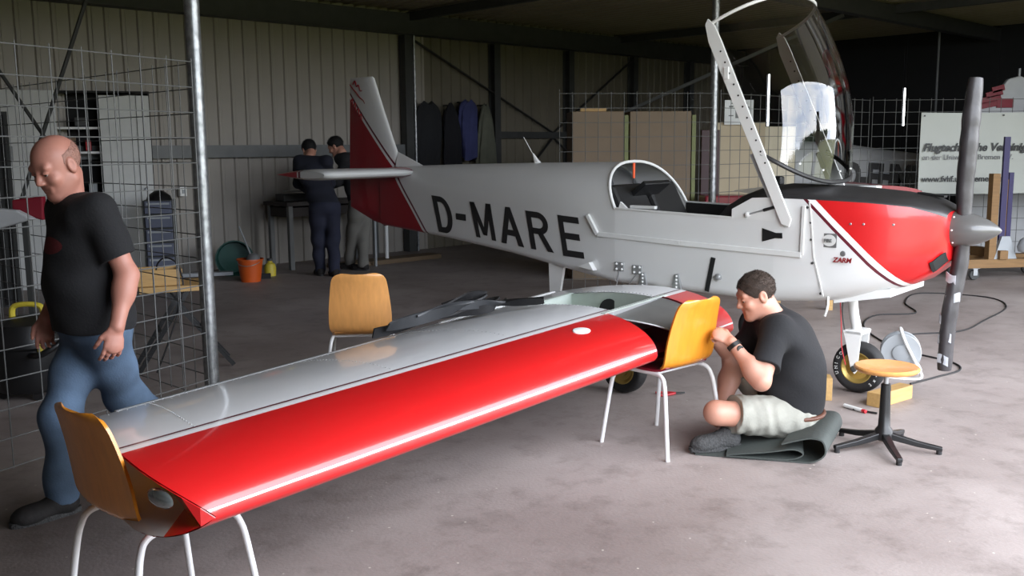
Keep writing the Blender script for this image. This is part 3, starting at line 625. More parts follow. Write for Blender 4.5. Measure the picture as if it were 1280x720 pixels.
MB().prism([(2.42, .455, .72), (2.28, .462, .70), (2.32, .462, .755)], (0, 0, 0), (0, .05, 0)).build('step_fairing', m_whitegloss, AIR)
MB().loft([[(2.775, .36, .76), (2.625, .36, .74), (2.625, .39, .74), (2.775, .39, .76)], [(2.765, .365, .40), (2.69, .365, .40), (2.69, .385, .40), (2.765, .385, .40)]]).build('boarding_step', m_white, AIR)
# registration letters, drawn as strokes on the side
def letter(nm, bl, br, tl, tr, strokes, th=.19):
    """bl..tr: (s,z) corners; strokes in the unit square; th = stroke width as a share of the letter width"""
    def P(u, v):
        s = lerp(lerp(bl[0], br[0], u), lerp(tl[0], tr[0], u), v); z = lerp(lerp(bl[1], br[1], u), lerp(tl[1], tr[1], u), v); return Vector((s, Wf(s)+.0035, z))
    wid = (P(1, 0)-P(0, 0)).length; hei = (P(0, 1)-P(0, 0)).length; mb = MB()
    for st in strokes:
        if st[0] == 'quad': mb.prism([P(*q) for q in st[1]], (0, -.003, 0), (0, .0005, 0)); continue
        # ring sector between outer and inner curves
        outer, inner = st[1], st[2]
        for i in range(len(outer)-1): mb.prism([P(*outer[i]), P(*outer[i+1]), P(*inner[i+1]), P(*inner[i])], (0, -.003, 0), (0, .0005, 0))
    return mb.build(nm, m_reg, AIR)
def V(u0, u1, v0=0, v1=1): return ('quad', [(u0, v0), (u1, v0), (u1, v1), (u0, v1)])
def arc(cu, cv, ru, rv, tu, tv, a0=-90, a1=90, n=14):
    A = [math.radians(lerp(a0, a1, i/n)) for i in range(n+1)]
    return ('arc', [(cu+ru*math.cos(a), cv+rv*math.sin(a)) for a in A], [(cu+(ru-tu)*math.cos(a), cv+(rv-tv)*math.sin(a)) for a in A])
hb = .155
letter('letter', (4.109, .862), (3.885, .850), (4.205, 1.166), (3.96, 1.152), [V(0, .26), V(.2, .5, 0, hb), V(.2, .5, 1-hb, 1), arc(.45, .5, .55, .5, .26, hb)])
letter('hyphen', (3.865, .978), (3.735, .972), (3.868, 1.03), (3.738, 1.024), [V(0, 1)])
letter('letter', (3.597, .851), (3.352, .834), (3.684, 1.131), (3.42, 1.122), [V(0, .2), V(.8, 1), ('quad', [(.0, 1), (.22, 1), (.58, .1), (.40, .1)]), ('quad', [(1, 1), (.78, 1), (.40, .1), (.58, .1)])])
letter('letter', (3.285, .828), (3.022, .809), (3.345, 1.112), (3.075, 1.102), [('quad', [(0, 0), (.23, 0), (.60, 1), (.40, 1)]), ('quad', [(1, 0), (.77, 0), (.40, 1), (.60, 1)]), V(.22, .78, .24, .24+hb)])
letter('letter', (2.938, .804), (2.70, .793), (3.004, 1.089), (2.77, 1.078), [V(0, .22), V(.18, .55, 1-hb, 1), V(.18, .55, .42, .42+hb), arc(.52, .71, .44, .29, .22, hb), ('quad', [(.42, .45), (.66, .45), (1.02, 0), (.76, 0)])])
letter('letter', (2.595, .779), (2.395, .771), (2.656, 1.073), (2.455, 1.061), [V(0, .24), V(.2, 1, 0, hb), V(.2, .93, .43, .43+hb), V(.2, 1, 1-hb, 1)])
# round and square badges on the cowling
def badge_mw(s, z): return Matrix.Translation((s, Wf(s)+.004, z)) @ Matrix.Rotation(PI, 4, 'Z') @ Matrix.Rotation(PI/2, 4, 'X')
b_ = MB().box((.612, Wf(.612)+.002, 1.0), (.088, .004, .082)).build('square_badge', m_inkg, AIR)
ov = MB().lathe([(.0405, 0), (.0405, .003)], 28, Matrix.Translation((.612, Wf(.612)+.004, 1.0)) @ Matrix.Rotation(-PI/2, 4, 'X') @ Matrix.Scale(.85, 4, (0, 1, 0))).build('oval', m_white, b_)
text_mesh('lettering', 'FIRE', .026, m_inkg, b_, badge_mw(.640, .991) @ Matrix.Translation((0, 0, .005)), .0006, 0, .002, True)
MB().lathe([(.017, 0), (.014, .005)], 16, Matrix.Translation((.535, Wf(.535)+.001, .925)) @ Matrix.Rotation(-PI/2, 4, 'X')).build('round_badge', m_inkg, AIR)
text_mesh('lettering', 'ZARM', .040, m_inkred, AIR, badge_mw(.585, .875) @ Matrix.Translation((0, 0, .004)), .0012, .2, .002, True)
# canopy side frames, bubble and hoop, tilted up and forward about its front hinge
PV = Vector((.87, 0, 1.12)); E1 = Vector((.42, 0, .907)).normalized(); E2 = Vector((-.907, 0, .42)).normalized()
def cp(t, y, h): return PV+E1*t+E2*h+Vector((0, y, 0))
for sy in (1, -1):
    out = [(-.02, -.038), (1.20, -.042), (1.31, -.02), (1.335, .012), (1.28, .035), (1.18, .040), (-.02, .030), (-.055, -.0)]
    f_ = MB().prism([cp(t, sy*.5, h) for t, h in out], (0, -.008, 0), (0, .008, 0)).build('canopy_side_frame', m_whitegloss, AIR, bevel=.003)
    for k in range(11): MB().lathe([(.006, -.002), (.006, .002)], 8, Matrix.Translation(cp(.36+.075*k, sy*.5+.0085, .012)) @ Matrix.Rotation(PI/2, 4, 'X')).build('rivet_hole', m_dark, f_)
    MB().bar(cp(-.02, sy*.47, -.05), cp(.45, sy*.49, -.052), .012, .03, up=tuple(E2)).build('hinge_arm', m_alu, AIR)
    g_ = MB().rod((1.125, sy*.49, 1.135), (1.02, sy*.49, 1.165), .005, 8).build('gas_strut', m_alu, AIR); MB().rod((1.02, sy*.49, 1.165), (.90, sy*.497, 1.20), .010, 8).build('strut_cylinder', m_blackplastic, g_)
    MB().lathe([(.016, 0), (.016, .012), (.006, .018)], 12, Matrix.Translation((1.128, sy*.487, 1.135)) @ Matrix.Rotation(-sy*PI/2, 4, 'X')).build('strut_mount', m_white, AIR)
MB().box(cp(.97, .512, -.005), (.035, .012, .075)).build('canopy_handle', m_whitegloss, AIR, bevel=.004)
NI, NP = 22, 34
def Hh(i): return itp(i, [0, .1, .25, .45, .65, .85, 1], [.19, .26, .35, .43, .455, .45, .43])
grid = []
for a in range(NI+1):
    i = a/NI; row = []
    for b in range(NP+1):
        ph = PI*b/NP; sn = math.sin(ph); cs = math.cos(ph); t0 = .42-.28*sn
        row.append(cp(lerp(t0, 1.30, i), .495*(abs(cs)**.8)*(1 if cs > 0 else -1), Hh(i)*sn**.85))
    grid.append(row)
MB().loft(grid, closed=False).build('canopy_bubble', m_canopy, AIR, smooth=60)
MB().tube(grid[-1], .011, 8).build('canopy_hoop', m_whitegloss, AIR, smooth=True)
MB().tube(grid[0], .014, 8, flat=1.0).build('canopy_front_frame', m_black, AIR, smooth=True)
for b in (8, 13, 17, 21, 26): MB().lathe([(.008, 0), (.008, .01)], 8, Matrix.Translation(grid[1][b])).build('screw', m_whitegloss, AIR)
# tail: stabiliser, rudder, small dorsal fairing
def foil_ring(n=14, th=.13):
    xs = [.5*(1-math.cos(PI*k/n)) for k in range(n+1)]; yt = [5*th*(.2969*x**.5-.126*x-.3516*x**2+.2843*x**3-.1036*x**4) for x in xs]
    return [(x, y) for x, y in zip(xs, yt)]+[(x, -y) for x, y in list(zip(xs, yt))[-2:0:-1]]
FR = foil_ring(14, .14)
m_stab = band_mat('stabiliser_paint', [('Object', (1, -.36, 0), 4.50, 4.53, MAROON), ('Object', (1, -.36, 0), 4.545, 99, '#8f1020')], '#cfcfcd', .3, .4)  # tip red darkened for shade like the rudder's
mb = MB(); rings = []
for y, c0, c1, th in ((-1.03, 4.56, 5.20, .6), (-1.0, 4.53, 5.23, .95), (-.95, 4.52, 5.24, 1), (.95, 4.52, 5.24, 1), (1.0, 4.53, 5.23, .95), (1.03, 4.56, 5.20, .6)):
    rings.append([(lerp(c0, c1, x), y, 1.352+th*z*.66) for x, z in FR])
mb.loft(rings); stab = mb.build('stabiliser', m_stab, AIR, smooth=45)
for k in range(1): MB().bar((5.10, -.95, 1.352), (5.10, .95, 1.352), .004, .05).build('elevator_hinge', m_maroon, stab)
RP = [(.874, 4.80, 5.03), (.90, 4.80, 5.15), (1.022, 4.84, 5.47), (1.2, 4.86, 5.47), (1.42, 4.80, 5.465), (1.53, 4.80, 5.46), (1.9, 4.965, 5.44), (2.195, 5.09, 5.425), (2.212, 5.115, 5.415)]
mb = MB(); mb.loft([[(lerp(a, b, x), y*.42*(1 if z < 2.2 else .4), z) for x, y in FR] for z, a, b in RP]); rud = mb.build('rudder', m_air, AIR, smooth=45)
MB().rod((4.99, .0, .86), (4.99, 0, 1.30), .016, 8).build('rudder_post', m_maroon, AIR)
mb = MB(); mb.loft([[(4.47, .02, 1.40), (4.47, -.02, 1.40), (4.47, 0, 1.402)], [(4.80, .035, 1.40), (4.80, -.035, 1.40), (4.80, 0, 1.535)]]); mb.build('dorsal_fairing', m_white, AIR)
# red handwriting near the top of the rudder
def ry(s, z): return .030
for nm, pts in (('script_marking', [(5.40, 2.15), (5.36, 2.11), (5.31, 2.07), (5.27, 2.03), (5.22, 2.0), (5.20, 1.97)]), ('script_marking', [(5.36, 2.15), (5.33, 2.18), (5.31, 2.13), (5.28, 2.14), (5.26, 2.09), (5.23, 2.09)]),
                ('script_marking', [(5.40, 1.99), (5.37, 2.02), (5.37, 1.96), (5.33, 1.98), (5.33, 1.91), (5.29, 1.93), (5.29, 1.86), (5.26, 1.88), (5.25, 1.83)])):
    MB().tube(smoothpath([(s, .024, z) for s, z in pts], 5), .0055, 5).build(nm, m_inkred, rud)
MB().tube([(3.19, 0, 1.435), (3.20, 0, 1.45), (3.235, 0, 1.51)], [.03, .022, .006], 8).build('antenna_base', m_whitegloss, AIR, smooth=True)
MB().rod((3.235, 0, 1.505), (3.33, 0, 1.64), .003, 6).build('antenna', m_whitegloss, AIR)
# engine front: cowl slot, spinner, wrapped propeller blades
MB().bar((.30, -.12, 1.262), (.14, -.10, 1.245), .05, .012).build('cowl_slot', m_dark, AIR)
def outw(p, d=.006): v = Vector((0, p[1], p[2]-1.0)).normalized(); return Vector(p)+v*d+Vector((-d, 0, 0))
MB().loft([[outw(Vector(ring(s)[k]).lerp(Vector(ring(s)[k+1]), q)) for k, q in ((2, .3), (2, .8), (3, .3), (3, .8), (4, .2))] for s in (.055, .065, .075, .0875, .1, .115)], closed=False).build('air_intake', m_dark, AIR, solid=.003)
MB().prism([(.30, .30, .700), (.62, .34, .640), (.62, -.34, .640), (.30, -.30, .700)], (0, 0, -.03), (0, 0, .02)).build('cowl_outlet_lip', m_white, AIR)
AX = Matrix.Translation((.045, 0, 1.062)) @ Matrix.Rotation(-PI/2, 4, 'Y')
MB().lathe([(.105, -.02), (.105, 0), (.104, .03), (.097, .075), (.082, .125), (.060, .175), (.036, .215), (.014, .242), (.001, .25)], 32, AX).build('spinner', m_spinner, AIR, smooth=50)
for k in range(8):
    a = 2*PI*k/8; MB().lathe([(.006, 0), (.004, .004)], 8, AX @ Matrix.Rotation(a, 4, 'Z') @ Matrix.Translation((.105, 0, .008)) @ Matrix.Rotation(PI/2, 4, 'Y')).build('screw', m_whitegloss, AIR)
rr = random.Random(5)
def blade(nm, pts, radii):
    P = smoothpath(pts, 7); m_ = len(P); R_ = [itp(i/(m_-1), np.linspace(0, 1, len(radii)), radii)*(1+.035*math.sin(i*1.3)+.03*rr.random()) for i in range(m_)]
    return MB().tube(P, R_, 16, flat=.72).build(nm, m_wrap, AIR, smooth=60)
X0 = .0
bl1 = blade('propeller_blade', [(X0, 0, 1.10), (X0+.005, .01, 1.30), (X0-.005, .02, 1.52), (X0-.01, .012, 1.72), (X0-.018, .0, 1.925)], [.050, .062, .066, .066, .052])
bl2 = blade('propeller_blade', [(X0, 0, 1.02), (X0+.015, -.012, .84), (X0+.04, .02, .62), (X0+.05, .03, .42), (X0+.055, .03, .225)], [.05, .062, .062, .058, .054])
for b_, zs in ((bl2, (.78, .66, .54, .42, .29)),):
    for q_, z in enumerate(zs):
        x_, y_ = (X0-.002, .015) if z > 1.1 else (lerp(.01, .055, (1.0-z)/.75), lerp(-.005, .03, (1.0-z)/.75)); mb = MB(); a0 = .75+.35*math.sin(q_*2.1); rings = []
        for j_ in range(4): rings.append([(x_+.068*.98*math.cos(a), y_+.068*.86*math.sin(a), z-.028+.018*j_+.012*math.sin(a*3+q_)) for a in [a0+(1.0+.3*(q_ % 2))*k/7 for k in range(8)]])
        mb.loft(rings, closed=False); mb.build('tape_patch', m_tape, b_, smooth=True, solid=.006)
# undercarriage
def wheel(c, r, w, hub, par, lettered=False):
    T = Matrix.Translation(c) @ Matrix.Rotation(-PI/2, 4, 'X'); pr = []
    for k in range(15):
        a = PI*k/14-PI/2; pr.append((r*.78+r*.22*max(0, math.cos(a))**.6, w/2*math.sin(a)))
    pr = [(r*.60, -w*.42)]+pr+[(r*.60, w*.42)]
    t_ = MB().lathe(pr, 36, T, cap=False).build('tyre', m_rubber, par, smooth=50)
    MB().lathe([(.012, -w*.30), (r*.30, -w*.30), (r*.45, -w*.36), (r*.64, -w*.42), (r*.64, w*.42), (r*.58, w*.44), (r*.45, w*.30), (r*.28, w*.28), (r*.26, w*.40), (.012, w*.42)], 30, T).build('hub', hub, par, smooth=30)
    if lettered:
        for i, ch in enumerate('UNICO'):
            a = math.radians(205-15*i); text_mesh('lettering', ch, .027, m_white, t_, Matrix.Translation(c) @ Matrix.Rotation(PI, 4, 'Z') @ Matrix.Rotation(PI/2, 4, 'X') @ Matrix.Rotation(a, 4, 'Z') @ Matrix.Translation((r*.735, 0, w*.48)) @ Matrix.Rotation(-PI/2, 4, 'Z'), .0006)
        for i, ch in enumerate('3x4'):
            a = math.radians(-48+16*i); text_mesh('lettering', ch, .028, m_white, t_, Matrix.Translation(c) @ Matrix.Rotation(PI, 4, 'Z') @ Matrix.Rotation(PI/2, 4, 'X') @ Matrix.Rotation(a, 4, 'Z') @ Matrix.Translation((r*.87, 0, w*.48)) @ Matrix.Rotation(PI/2, 4, 'Z'), .0006)
wheel((.575, 0, .163), .163, .11, m_gold, AIR, True)
MB().tube([(.64, .01, .68), (.62, .005, .50), (.592, 0, .375)], .030, 16).build('nose_leg', m_whitegloss, AIR, smooth=True)
for sy in (1, -1):
    MB().prism([(.66, 0, .40), (.535, 0, .40), (.545, 0, .36), (.56, 0, .15), (.575, 0, .128), (.60, 0, .15), (.645, 0, .35)], (0, sy*.066, 0), (0, sy*.078, 0)).build('nose_fork', m_whitegloss, AIR, bevel=.003)
    MB().lathe([(.020, 0), (.020, .012), (.012, .016)], 12, Matrix.Translation((.578, sy*.078, .163)) @ Matrix.Rotation(-sy*PI/2, 4, 'X')).build('axle_nut', m_steel, AIR)
MB().box((.597, 0, .390), (.11, .156, .03)).build('fork_crown', m_whitegloss, AIR, bevel=.006)
MB().tube(smoothpath([(.70, .05, .64), (.675, .07, .45), (.66, .085, .30), (.63, .085, .18)]), .0035, 6).build('red_cable', m_redp, AIR)
MB().tube(smoothpath([(.665, .06, .64), (.675, .06, .52), (.655, .06, .40)]), .004, 6).build('brake_hose', m_steel, AIR)
MB().tube(smoothpath([(.632, .40, .655), (.625, .42, .60), (.64, .42, .54)]), .008, 6).build('breather_hose', m_white, AIR)
for sy in (1, -1):
    wheel((1.73, sy*.93, .155), .155, .10, m_gold, AIR)
    MB().loft([[(1.69, sy*.36, .60), (1.80, sy*.36, .60), (1.80, sy*.36, .63), (1.69, sy*.36, .63)], [(1.685, sy*.70, .52), (1.785, sy*.70, .52), (1.785, sy*.72, .55), (1.685, sy*.72, .55)], [(1.69, sy*.82, .36), (1.775, sy*.82, .36), (1.775, sy*.845, .37), (1.69, sy*.845, .37)], [(1.70, sy*.845, .15), (1.76, sy*.845, .15), (1.76, sy*.865, .15), (1.70, sy*.865, .15)]]).build('main_gear_leg', m_whitegloss, AIR, smooth=30)
MB().box((1.75, 0, .615), (.10, .80, .03)).build('gear_crossbar', m_steel, AIR)
# ================================================================ DETACHED WING on two chairs (x along the leading edge from tip to root, y towards the trailing edge)
WING = thing('aircraft_wing', 'detached white aircraft wing with red leading edge lying across two orange chairs', 'wing', (-.837, 2.577, 0), .91429)
NTs = [.5*(1-math.cos(PI*k/26)) for k in range(27)]
def wplan(u, t):
    a = lerp(Vector((0, 0, 0)), Vector((3.39, 0, 0)), u); b = lerp(Vector((.33, 1.20, 0)), Vector((3.83, 1.53, 0)), u); return a+(b-a)*t+Vector((-.17*math.sin(PI*t**.55)*(1-u)**8, 0, 0))
def wthk(u): return lerp(1.24, 1.56, u)*.085
def yt01(x): return 10*.1*5*2*(.2969*x**.5-.126*x-.3516*x**2+.2843*x**3-.1015*x**4)      # normalised so that its maximum is about 1
def wz(u, t, up):
    zn = lerp(lerp(.535, .552, u), lerp(.548, .565, u), t); s_ = wthk(u)*yt01(t)
    return zn+(1.27*s_ if up else -.72*s_)
def wpt(u, t, up=True): p = wplan(u, t); p.z = wz(u, t, up); return p
us = sorted(set([0, .012, .03] + [i/20 for i in range(1, 20)] + [.745, .765, .905, .925, 1.0]))
ts_up = sorted(set([round(x, 4) for x in NTs] + [.245, .72]))
per = [(t, True) for t in reversed(ts_up)]+[(t, False) for t in [round(x, 4) for x in NTs][1:]]     # trailing edge -> nose -> trailing edge
vals = [(-t if up else t) for t, up in per]
mb = MB(); vs_ = []; uv = []
for u in us:
    for t, up in per:
        vs_.append(wpt(u, t, up)); uv.append((u, .5+(.5*t**.5 if up else -.5*t**.5)))
n = len(per); fs = []
for i in range(len(us)-1):
    um = (us[i]+us[i+1])/2
    for k in range(n-1):
        t0, t1 = per[k][0], per[k+1][0]; up = per[k][1] and per[k+1][1] or (per[k][1] and t1 == 0); tm = (t0+t1)/2; upf = per[k][1] and (per[k+1][1])
        if .765 < um < .905 and upf and .245 < tm < .72: continue              # tank bay opening
        if .745 < um < .925 and ((upf and tm < .245) or (not upf and tm < .04)): continue   # nose bay
        fs.append((i*n+k, i*n+k+1, (i+1)*n+k+1, (i+1)*n+k))
mb.v = [tuple(p) for p in vs_]; mb.f = fs; mb.mi = [0]*len(fs); mb.uv = uv
mb.build('wing_skin', m_wing, WING, smooth=35, fix=False)
def rib(u, m, nm, t0=0., t1=1., th=.004, sc=1.):
    N_ = 16; tt = [t0+(t1-t0)*(.5*(1-math.cos(PI*k/N_))) for k in range(N_+1)]
    pts = [wpt(u, t, True)-Vector((0, 0, .003)) for t in tt]+[wpt(u, t, False)+Vector((0, 0, .003)) for t in reversed(tt) if t not in (0, )]
    return MB().prism(pts, (0, 0, 0), (th, 0, 0)).build(nm, m, WING)
m_tip = band_mat('wing_tip_paint', [('Object', (.0, 1, -1.3), -9, -.52, RED)], '#c9c4c0', .3, .6)
rib(.0, m_tip, 'tip_rib', th=-.004); rib(1.0, m_primer, 'root_rib')
rib(.745, m_maroon, 'nose_rib', 0, .245); rib(.925, m_maroon, 'nose_rib', 0, .245); rib(.765, m_primer, 'tank_bay_rib', .245, .72); rib(.905, m_primer, 'tank_bay_rib', .245, .72)  # nose ribs maroon too: red metal darkened for the shade inside
def web(t, u0, u1, nm, m, th=.004):
    us_ = [lerp(u0, u1, k/6) for k in range(7)]
    pts = [wpt(u, t, True)-Vector((0, 0, .002)) for u in us_]+[wpt(u, t, False)+Vector((0, 0, .002)) for u in reversed(us_)]
    return MB().prism(pts, (0, 0, 0), (0, th, 0)).build(nm, m, WING)
web(.245, .745, .925, 'front_spar', m_alu, .012); rw = web(.72, .765, .905, 'rear_spar', m_primer)
for nm, t, u0, u1 in (('spar_flange', .245, .735, .935), ('bay_flange', .72, .765, .905)):
    MB().bar(wpt(u0, t)+Vector((0, 0, .003)), wpt(u1, t)+Vector((0, 0, .003)), .028, .004).build(nm, m_primer, WING)
# riveted flanges round the bay, lightening hole
riv = MB()
def rivets(a, b, n):
    for k in range(n): p = lerp(Vector(a), Vector(b), k/(n-1)); riv.lathe([(.0045, 0), (.003, .003)], 6, Matrix.Translation(p+Vector((0, 0, .004))))
rivets(wpt(.745, .245), wpt(.925, .245), 26); rivets(wpt(.765, .725), wpt(.905, .725), 22)
for u in (.76, .91): 
    for k in range(24): rivets(wpt(u, lerp(.26, .72, k/24)), wpt(u, lerp(.26, .72, k/24)), 2) if False else riv.lathe([(.0045, 0), (.003, .003)], 6, Matrix.Translation(wpt(u, lerp(.26, .72, k/24))+Vector((0, 0, .002))))
for u in (.06, .30, .52): 
    for k in range(26): riv.lathe([(.0035, 0), (.002, .002)], 6, Matrix.Translation(wpt(u, lerp(.33, .93, k/25))+Vector((0, 0, .0005))))
for k in range(90): riv.lathe([(.0035, 0), (.002, .002)], 6, Matrix.Translation(wpt(lerp(.01, .99, k/89), .92)+Vector((0, 0, .0005))))
o = riv.build('rivets', m_alu, WING); o['kind'] = 'stuff'
pa, pb = wpt(.905, .36), wpt(.905, .62); cy_ = (pa+pb)/2; cy_.z = (wz(.905, .49, True)+wz(.905, .49, False))/2+.005
MB().lathe([(.072, 0), (.072, .006)], 24, Matrix.Translation(cy_-Vector((.010, 0, 0))) @ Matrix.Rotation(PI/2, 4, 'Y')).build('lightening_hole', m_dark, WING)
MB().loft([[wpt(.765, .25, False)+Vector((0, 0, .006)), wpt(.765, .71, False)+Vector((0, 0, .006))], [wpt(.905, .25, False)+Vector((0, 0, .006)), wpt(.905, .71, False)+Vector((0, 0, .006))]], closed=False).build('tank_bay_floor', m_primer, WING)
# tray low in the nose bay, its red darkened to maroon for shade, and the thin metal flange that follows the rib edge
MB().loft([[wpt(u, .24, False)+Vector((0, 0, .10)), wpt(u, .12, False)+Vector((0, 0, .06)), wpt(u, .05, False)+Vector((0, 0, .03))] for u in (.747, .836, .923)], closed=False).build('nose_bay_tray', m_maroon, WING)
def unear(w_): return lerp(.752, .832, w_**1.3)
gr_ = [[wpt(lerp(unear(w_), .923, v), lerp(.242, .02, w_))-Vector((0, 0, .008+.018*(1-v))) for v in [k/8 for k in range(9)]] for w_ in [k/12 for k in range(13)]]
MB().loft(gr_, closed=False).build('bare_metal_sheet', mat('dull_metal_sheet', '#7a7977', .4, .35, var=.1), WING, smooth=60, solid=.003)
MB().tube([r[0] for r in gr_], .005, 6).build('sheet_flange', m_alu, WING)
MB().lathe([(.048, 0), (.046, .005), (.030, .009)], 24, Matrix.Translation(wpt(.635, .17)-Vector((0, 0, .002))) @ Matrix.Rotation(.22, 4, 'X') @ Matrix.Scale(1.25, 4, (1, 0, 0)) @ Matrix.Scale(.75, 4, (0, 1, 0))).build('fuel_cap', m_whitegloss, WING, smooth=30)
nl = MB(); nl.lathe([(.045, 0), (.042, .012), (.030, .024), (.010, .030)], 20, Matrix.Translation(wpt(0, .10)+Vector((.006, 0, -.050))) @ Matrix.Rotation(-PI/2, 4, 'Y') @ Matrix.Scale(1.35, 4, (0, 1, 0)) @ Matrix.Scale(.62, 4, (1, 0, 0)) @ Matrix.Scale(.6, 4, (0, 0, 1))); nl.build('navigation_light', m_glasslens, WING, smooth=40)
MB().bar(wpt(.02, 1.0), wpt(.62, 1.0)-Vector((0, 0, 0)), .012, .008).build('trailing_edge_strip', m_alu, WING); MB().bar(wpt(.62, 1.0)+Vector((0, -.01, .006)), wpt(.995, 1.0)+Vector((0, -.01, .006)), .02, .012).build('trailing_edge_strip', m_whitegloss, WING)
# bundle of black rubber seal strips lying over the trailing edge
BUN = thing('rubber_strip_bundle', 'tangled bundle of black rubber strips lying on the white part of the wing', 'rubber strips', (-.837, 2.577, 0), .91429)
def strip(pts, w=.06, h=.010, m=m_rubber):
    P = smoothpath([wpt(u, t)+Vector((0, 0, dz*1.25+w*.36)) for u, t, dz in pts], 8); mb = MB(); rings = []
    for i, p in enumerate(P):
        d = (P[min(i+1, len(P)-1)]-P[max(i-1, 0)]).normalized(); tw = .85+.55*math.sin(i*.23+len(pts)); up = Vector((0, 0, 1)); s_ = d.cross(up).normalized(); s_ = (s_*math.cos(tw)+up*math.sin(tw)); nn = s_.cross(d)
        rings.append([p+s_*w/2+nn*h/2, p-s_*w/2+nn*h/2, p-s_*w/2-nn*h/2, p+s_*w/2-nn*h/2])
    mb.loft(rings); mb.build('rubber_strip', m, BUN, smooth=50)
m_r2 = mat('worn_grey_rubber', '#37383a', .5, var=.2)
strip([(.455, .99, .018), (.50, .95, .016), (.56, .88, .018), (.62, .80, .018), (.665, .74, .020), (.70, .80, .04), (.66, .86, .03)], .055)
strip([(.47, .93, .030), (.53, .87, .034), (.60, .80, .044), (.655, .80, .060), (.70, .88, .045), (.715, .97, .03)], .068, m=m_r2)
strip([(.50, .97, .035), (.56, .95, .040), (.62, .93, .055), (.67, .93, .06), (.70, .94, .045)], .05)
strip([(.52, .88, .05), (.58, .83, .06), (.64, .76, .045), (.68, .72, .03), (.715, .78, .03)], .05, m=m_r2)
strip([(.60, .90, .07), (.66, .88, .085), (.69, .84, .07), (.665, .92, .075), (.62, .96, .06)], .05)
strip([(.66, .80, .035), (.69, .72, .03), (.715, .64, .022), (.738, .575, .018)], .04, .018, m_blackplastic)
strip([(.52, 1.02, .02), (.57, .99, .03), (.61, .93, .05), (.66, .86, .06)], .05)
# ================================================================ CHAIRS
def make_chair(name, label, loc, rz, m_back, m_seat, group='stacking chairs'):
    t = thing(name, label, 'chair', loc, rz, group)      # faces +y
    prof_b = [(-.155, .450, .180), (-.178, .468, .188), (-.192, .50, .193), (-.203, .57, .192), (-.218, .65, .184), (-.240, .735, .172), (-.252, .770, .163), (-.258, .790, .142), (-.2595, .798, .10)]
    def shell(pr, nx=9, th=.010, curve=.022):
        rings = []
        for y, z, w in pr: rings.append([(w*x, y+curve*(1-x*x)*-1+curve, z) for x in [lerp(-1, 1, k/nx) for k in range(nx+1)]])
        mb = MB(); mb.loft(rings, closed=False); return mb
    def refine(pr, n=3):
        P = smoothpath([Vector(p) for p in pr], n); return [tuple(p) for p in P]
    o = shell(refine(prof_b)).build('backrest', m_back, t, smooth=60, solid=.011); o.modifiers['solid'].offset = 0
    prof_s = [(-.155, .455, .165), (-.13, .440, .175), (-.08, .435, .185), (.02, .436, .19), (.12, .440, .19), (.18, .436, .185), (.215, .420, .172), (.225, .412, .14)]
    o = shell(refine(prof_s), curve=.0).build('seat', m_seat, t, smooth=60, solid=.011); o.modifiers['solid'].offset = 0
    for sx in (-1, 1):
        for sy in (-1, 1):
            P = [(sx*.225, sy*.225, 0), (sx*.200, sy*.185, .30), (sx*.190, sy*.168, .375), (sx*.184, sy*.150, .405), (sx*.178, sy*.115, .418), (sx*.176, sy*.05, .420)]
            MB().tube(smoothpath(P, 4), .0115, 10).build('leg', m_tube, t, smooth=True)
        MB().rod((sx*.176, -.06, .420), (sx*.176, .06, .420), .0115, 10).build('seat_frame', m_tube, t, smooth=True)
    for sy in (-.09, .09): MB().rod((-.176, sy, .419), (.176, sy, .419), .009, 8).build('seat_frame', m_tube, t, smooth=True)
    return t
def face(dx, dy): return math.atan2(dy, dx)-PI/2
CH1 = make_chair('plywood_chair', 'orange plywood chair with white legs under the tip of the wing, nearest to the camera', (-1.135, 2.945, 0), face(.66, .75), m_ply, m_ply)
CH2 = make_chair('plywood_chair', 'orange plywood chair with white legs under the wing root, beside the sitting man', (.787, 4.925, 0), face(-.66, .75), m_ply, m_maroon)  # maroon seat: the wing's red reflection put into the plywood colour
CH3 = make_chair('plywood_chair', 'light orange plywood chair standing behind the wing on its own', (-.925, 5.83, 0), face(-.10, 1), m_plylight, m_plylight); CH3.scale = (.96, 1, 1.04)
# ================================================================ STOOL
ST = thing('swivel_stool', 'round wooden swivel stool with black five-armed base beside the nose wheel', 'stool', (1.91, 4.79, 0))
prof = [(.001, .405), (.12, .406), (.150, .412), (.160, .424), (.160, .432), (.153, .438), (.13, .436), (.07, .428), (.001, .424)]
MB().lathe(prof, 48).build('seat', m_plylight, ST, smooth=40)
MB().rod((0, 0, .32), (0, 0, .408), .013, 12).build('spindle', m_alu, ST, smooth=True)
MB().lathe([(.020, .345), (.024, .34), (.027, .20), (.030, .12), (.044, .10), (.046, .055), (.030, .045)], 20).build('column', m_blackplastic, ST, smooth=35)
for a in [math.radians(-95+72*k) for k in range(5)]:
    d = Vector((math.cos(a), math.sin(a), 0)); l = MB().loft([[(d*r_+d.cross(Vector((0, 0, 1)))*w*sx+Vector((0, 0, z))) for sx, z in ((1, z0), (1, z1), (-1, z1), (-1, z0))] for r_, w, z0, z1 in ((.03, .020, .055, .09), (.16, .016, .03, .058), (.28, .014, .018, .038))]).build('base_leg', m_blackplastic, ST, bevel=.004)
    MB().rod(d*.265, d*.265+Vector((0, 0, .03)), .014, 10).build('foot', m_rubber, l)
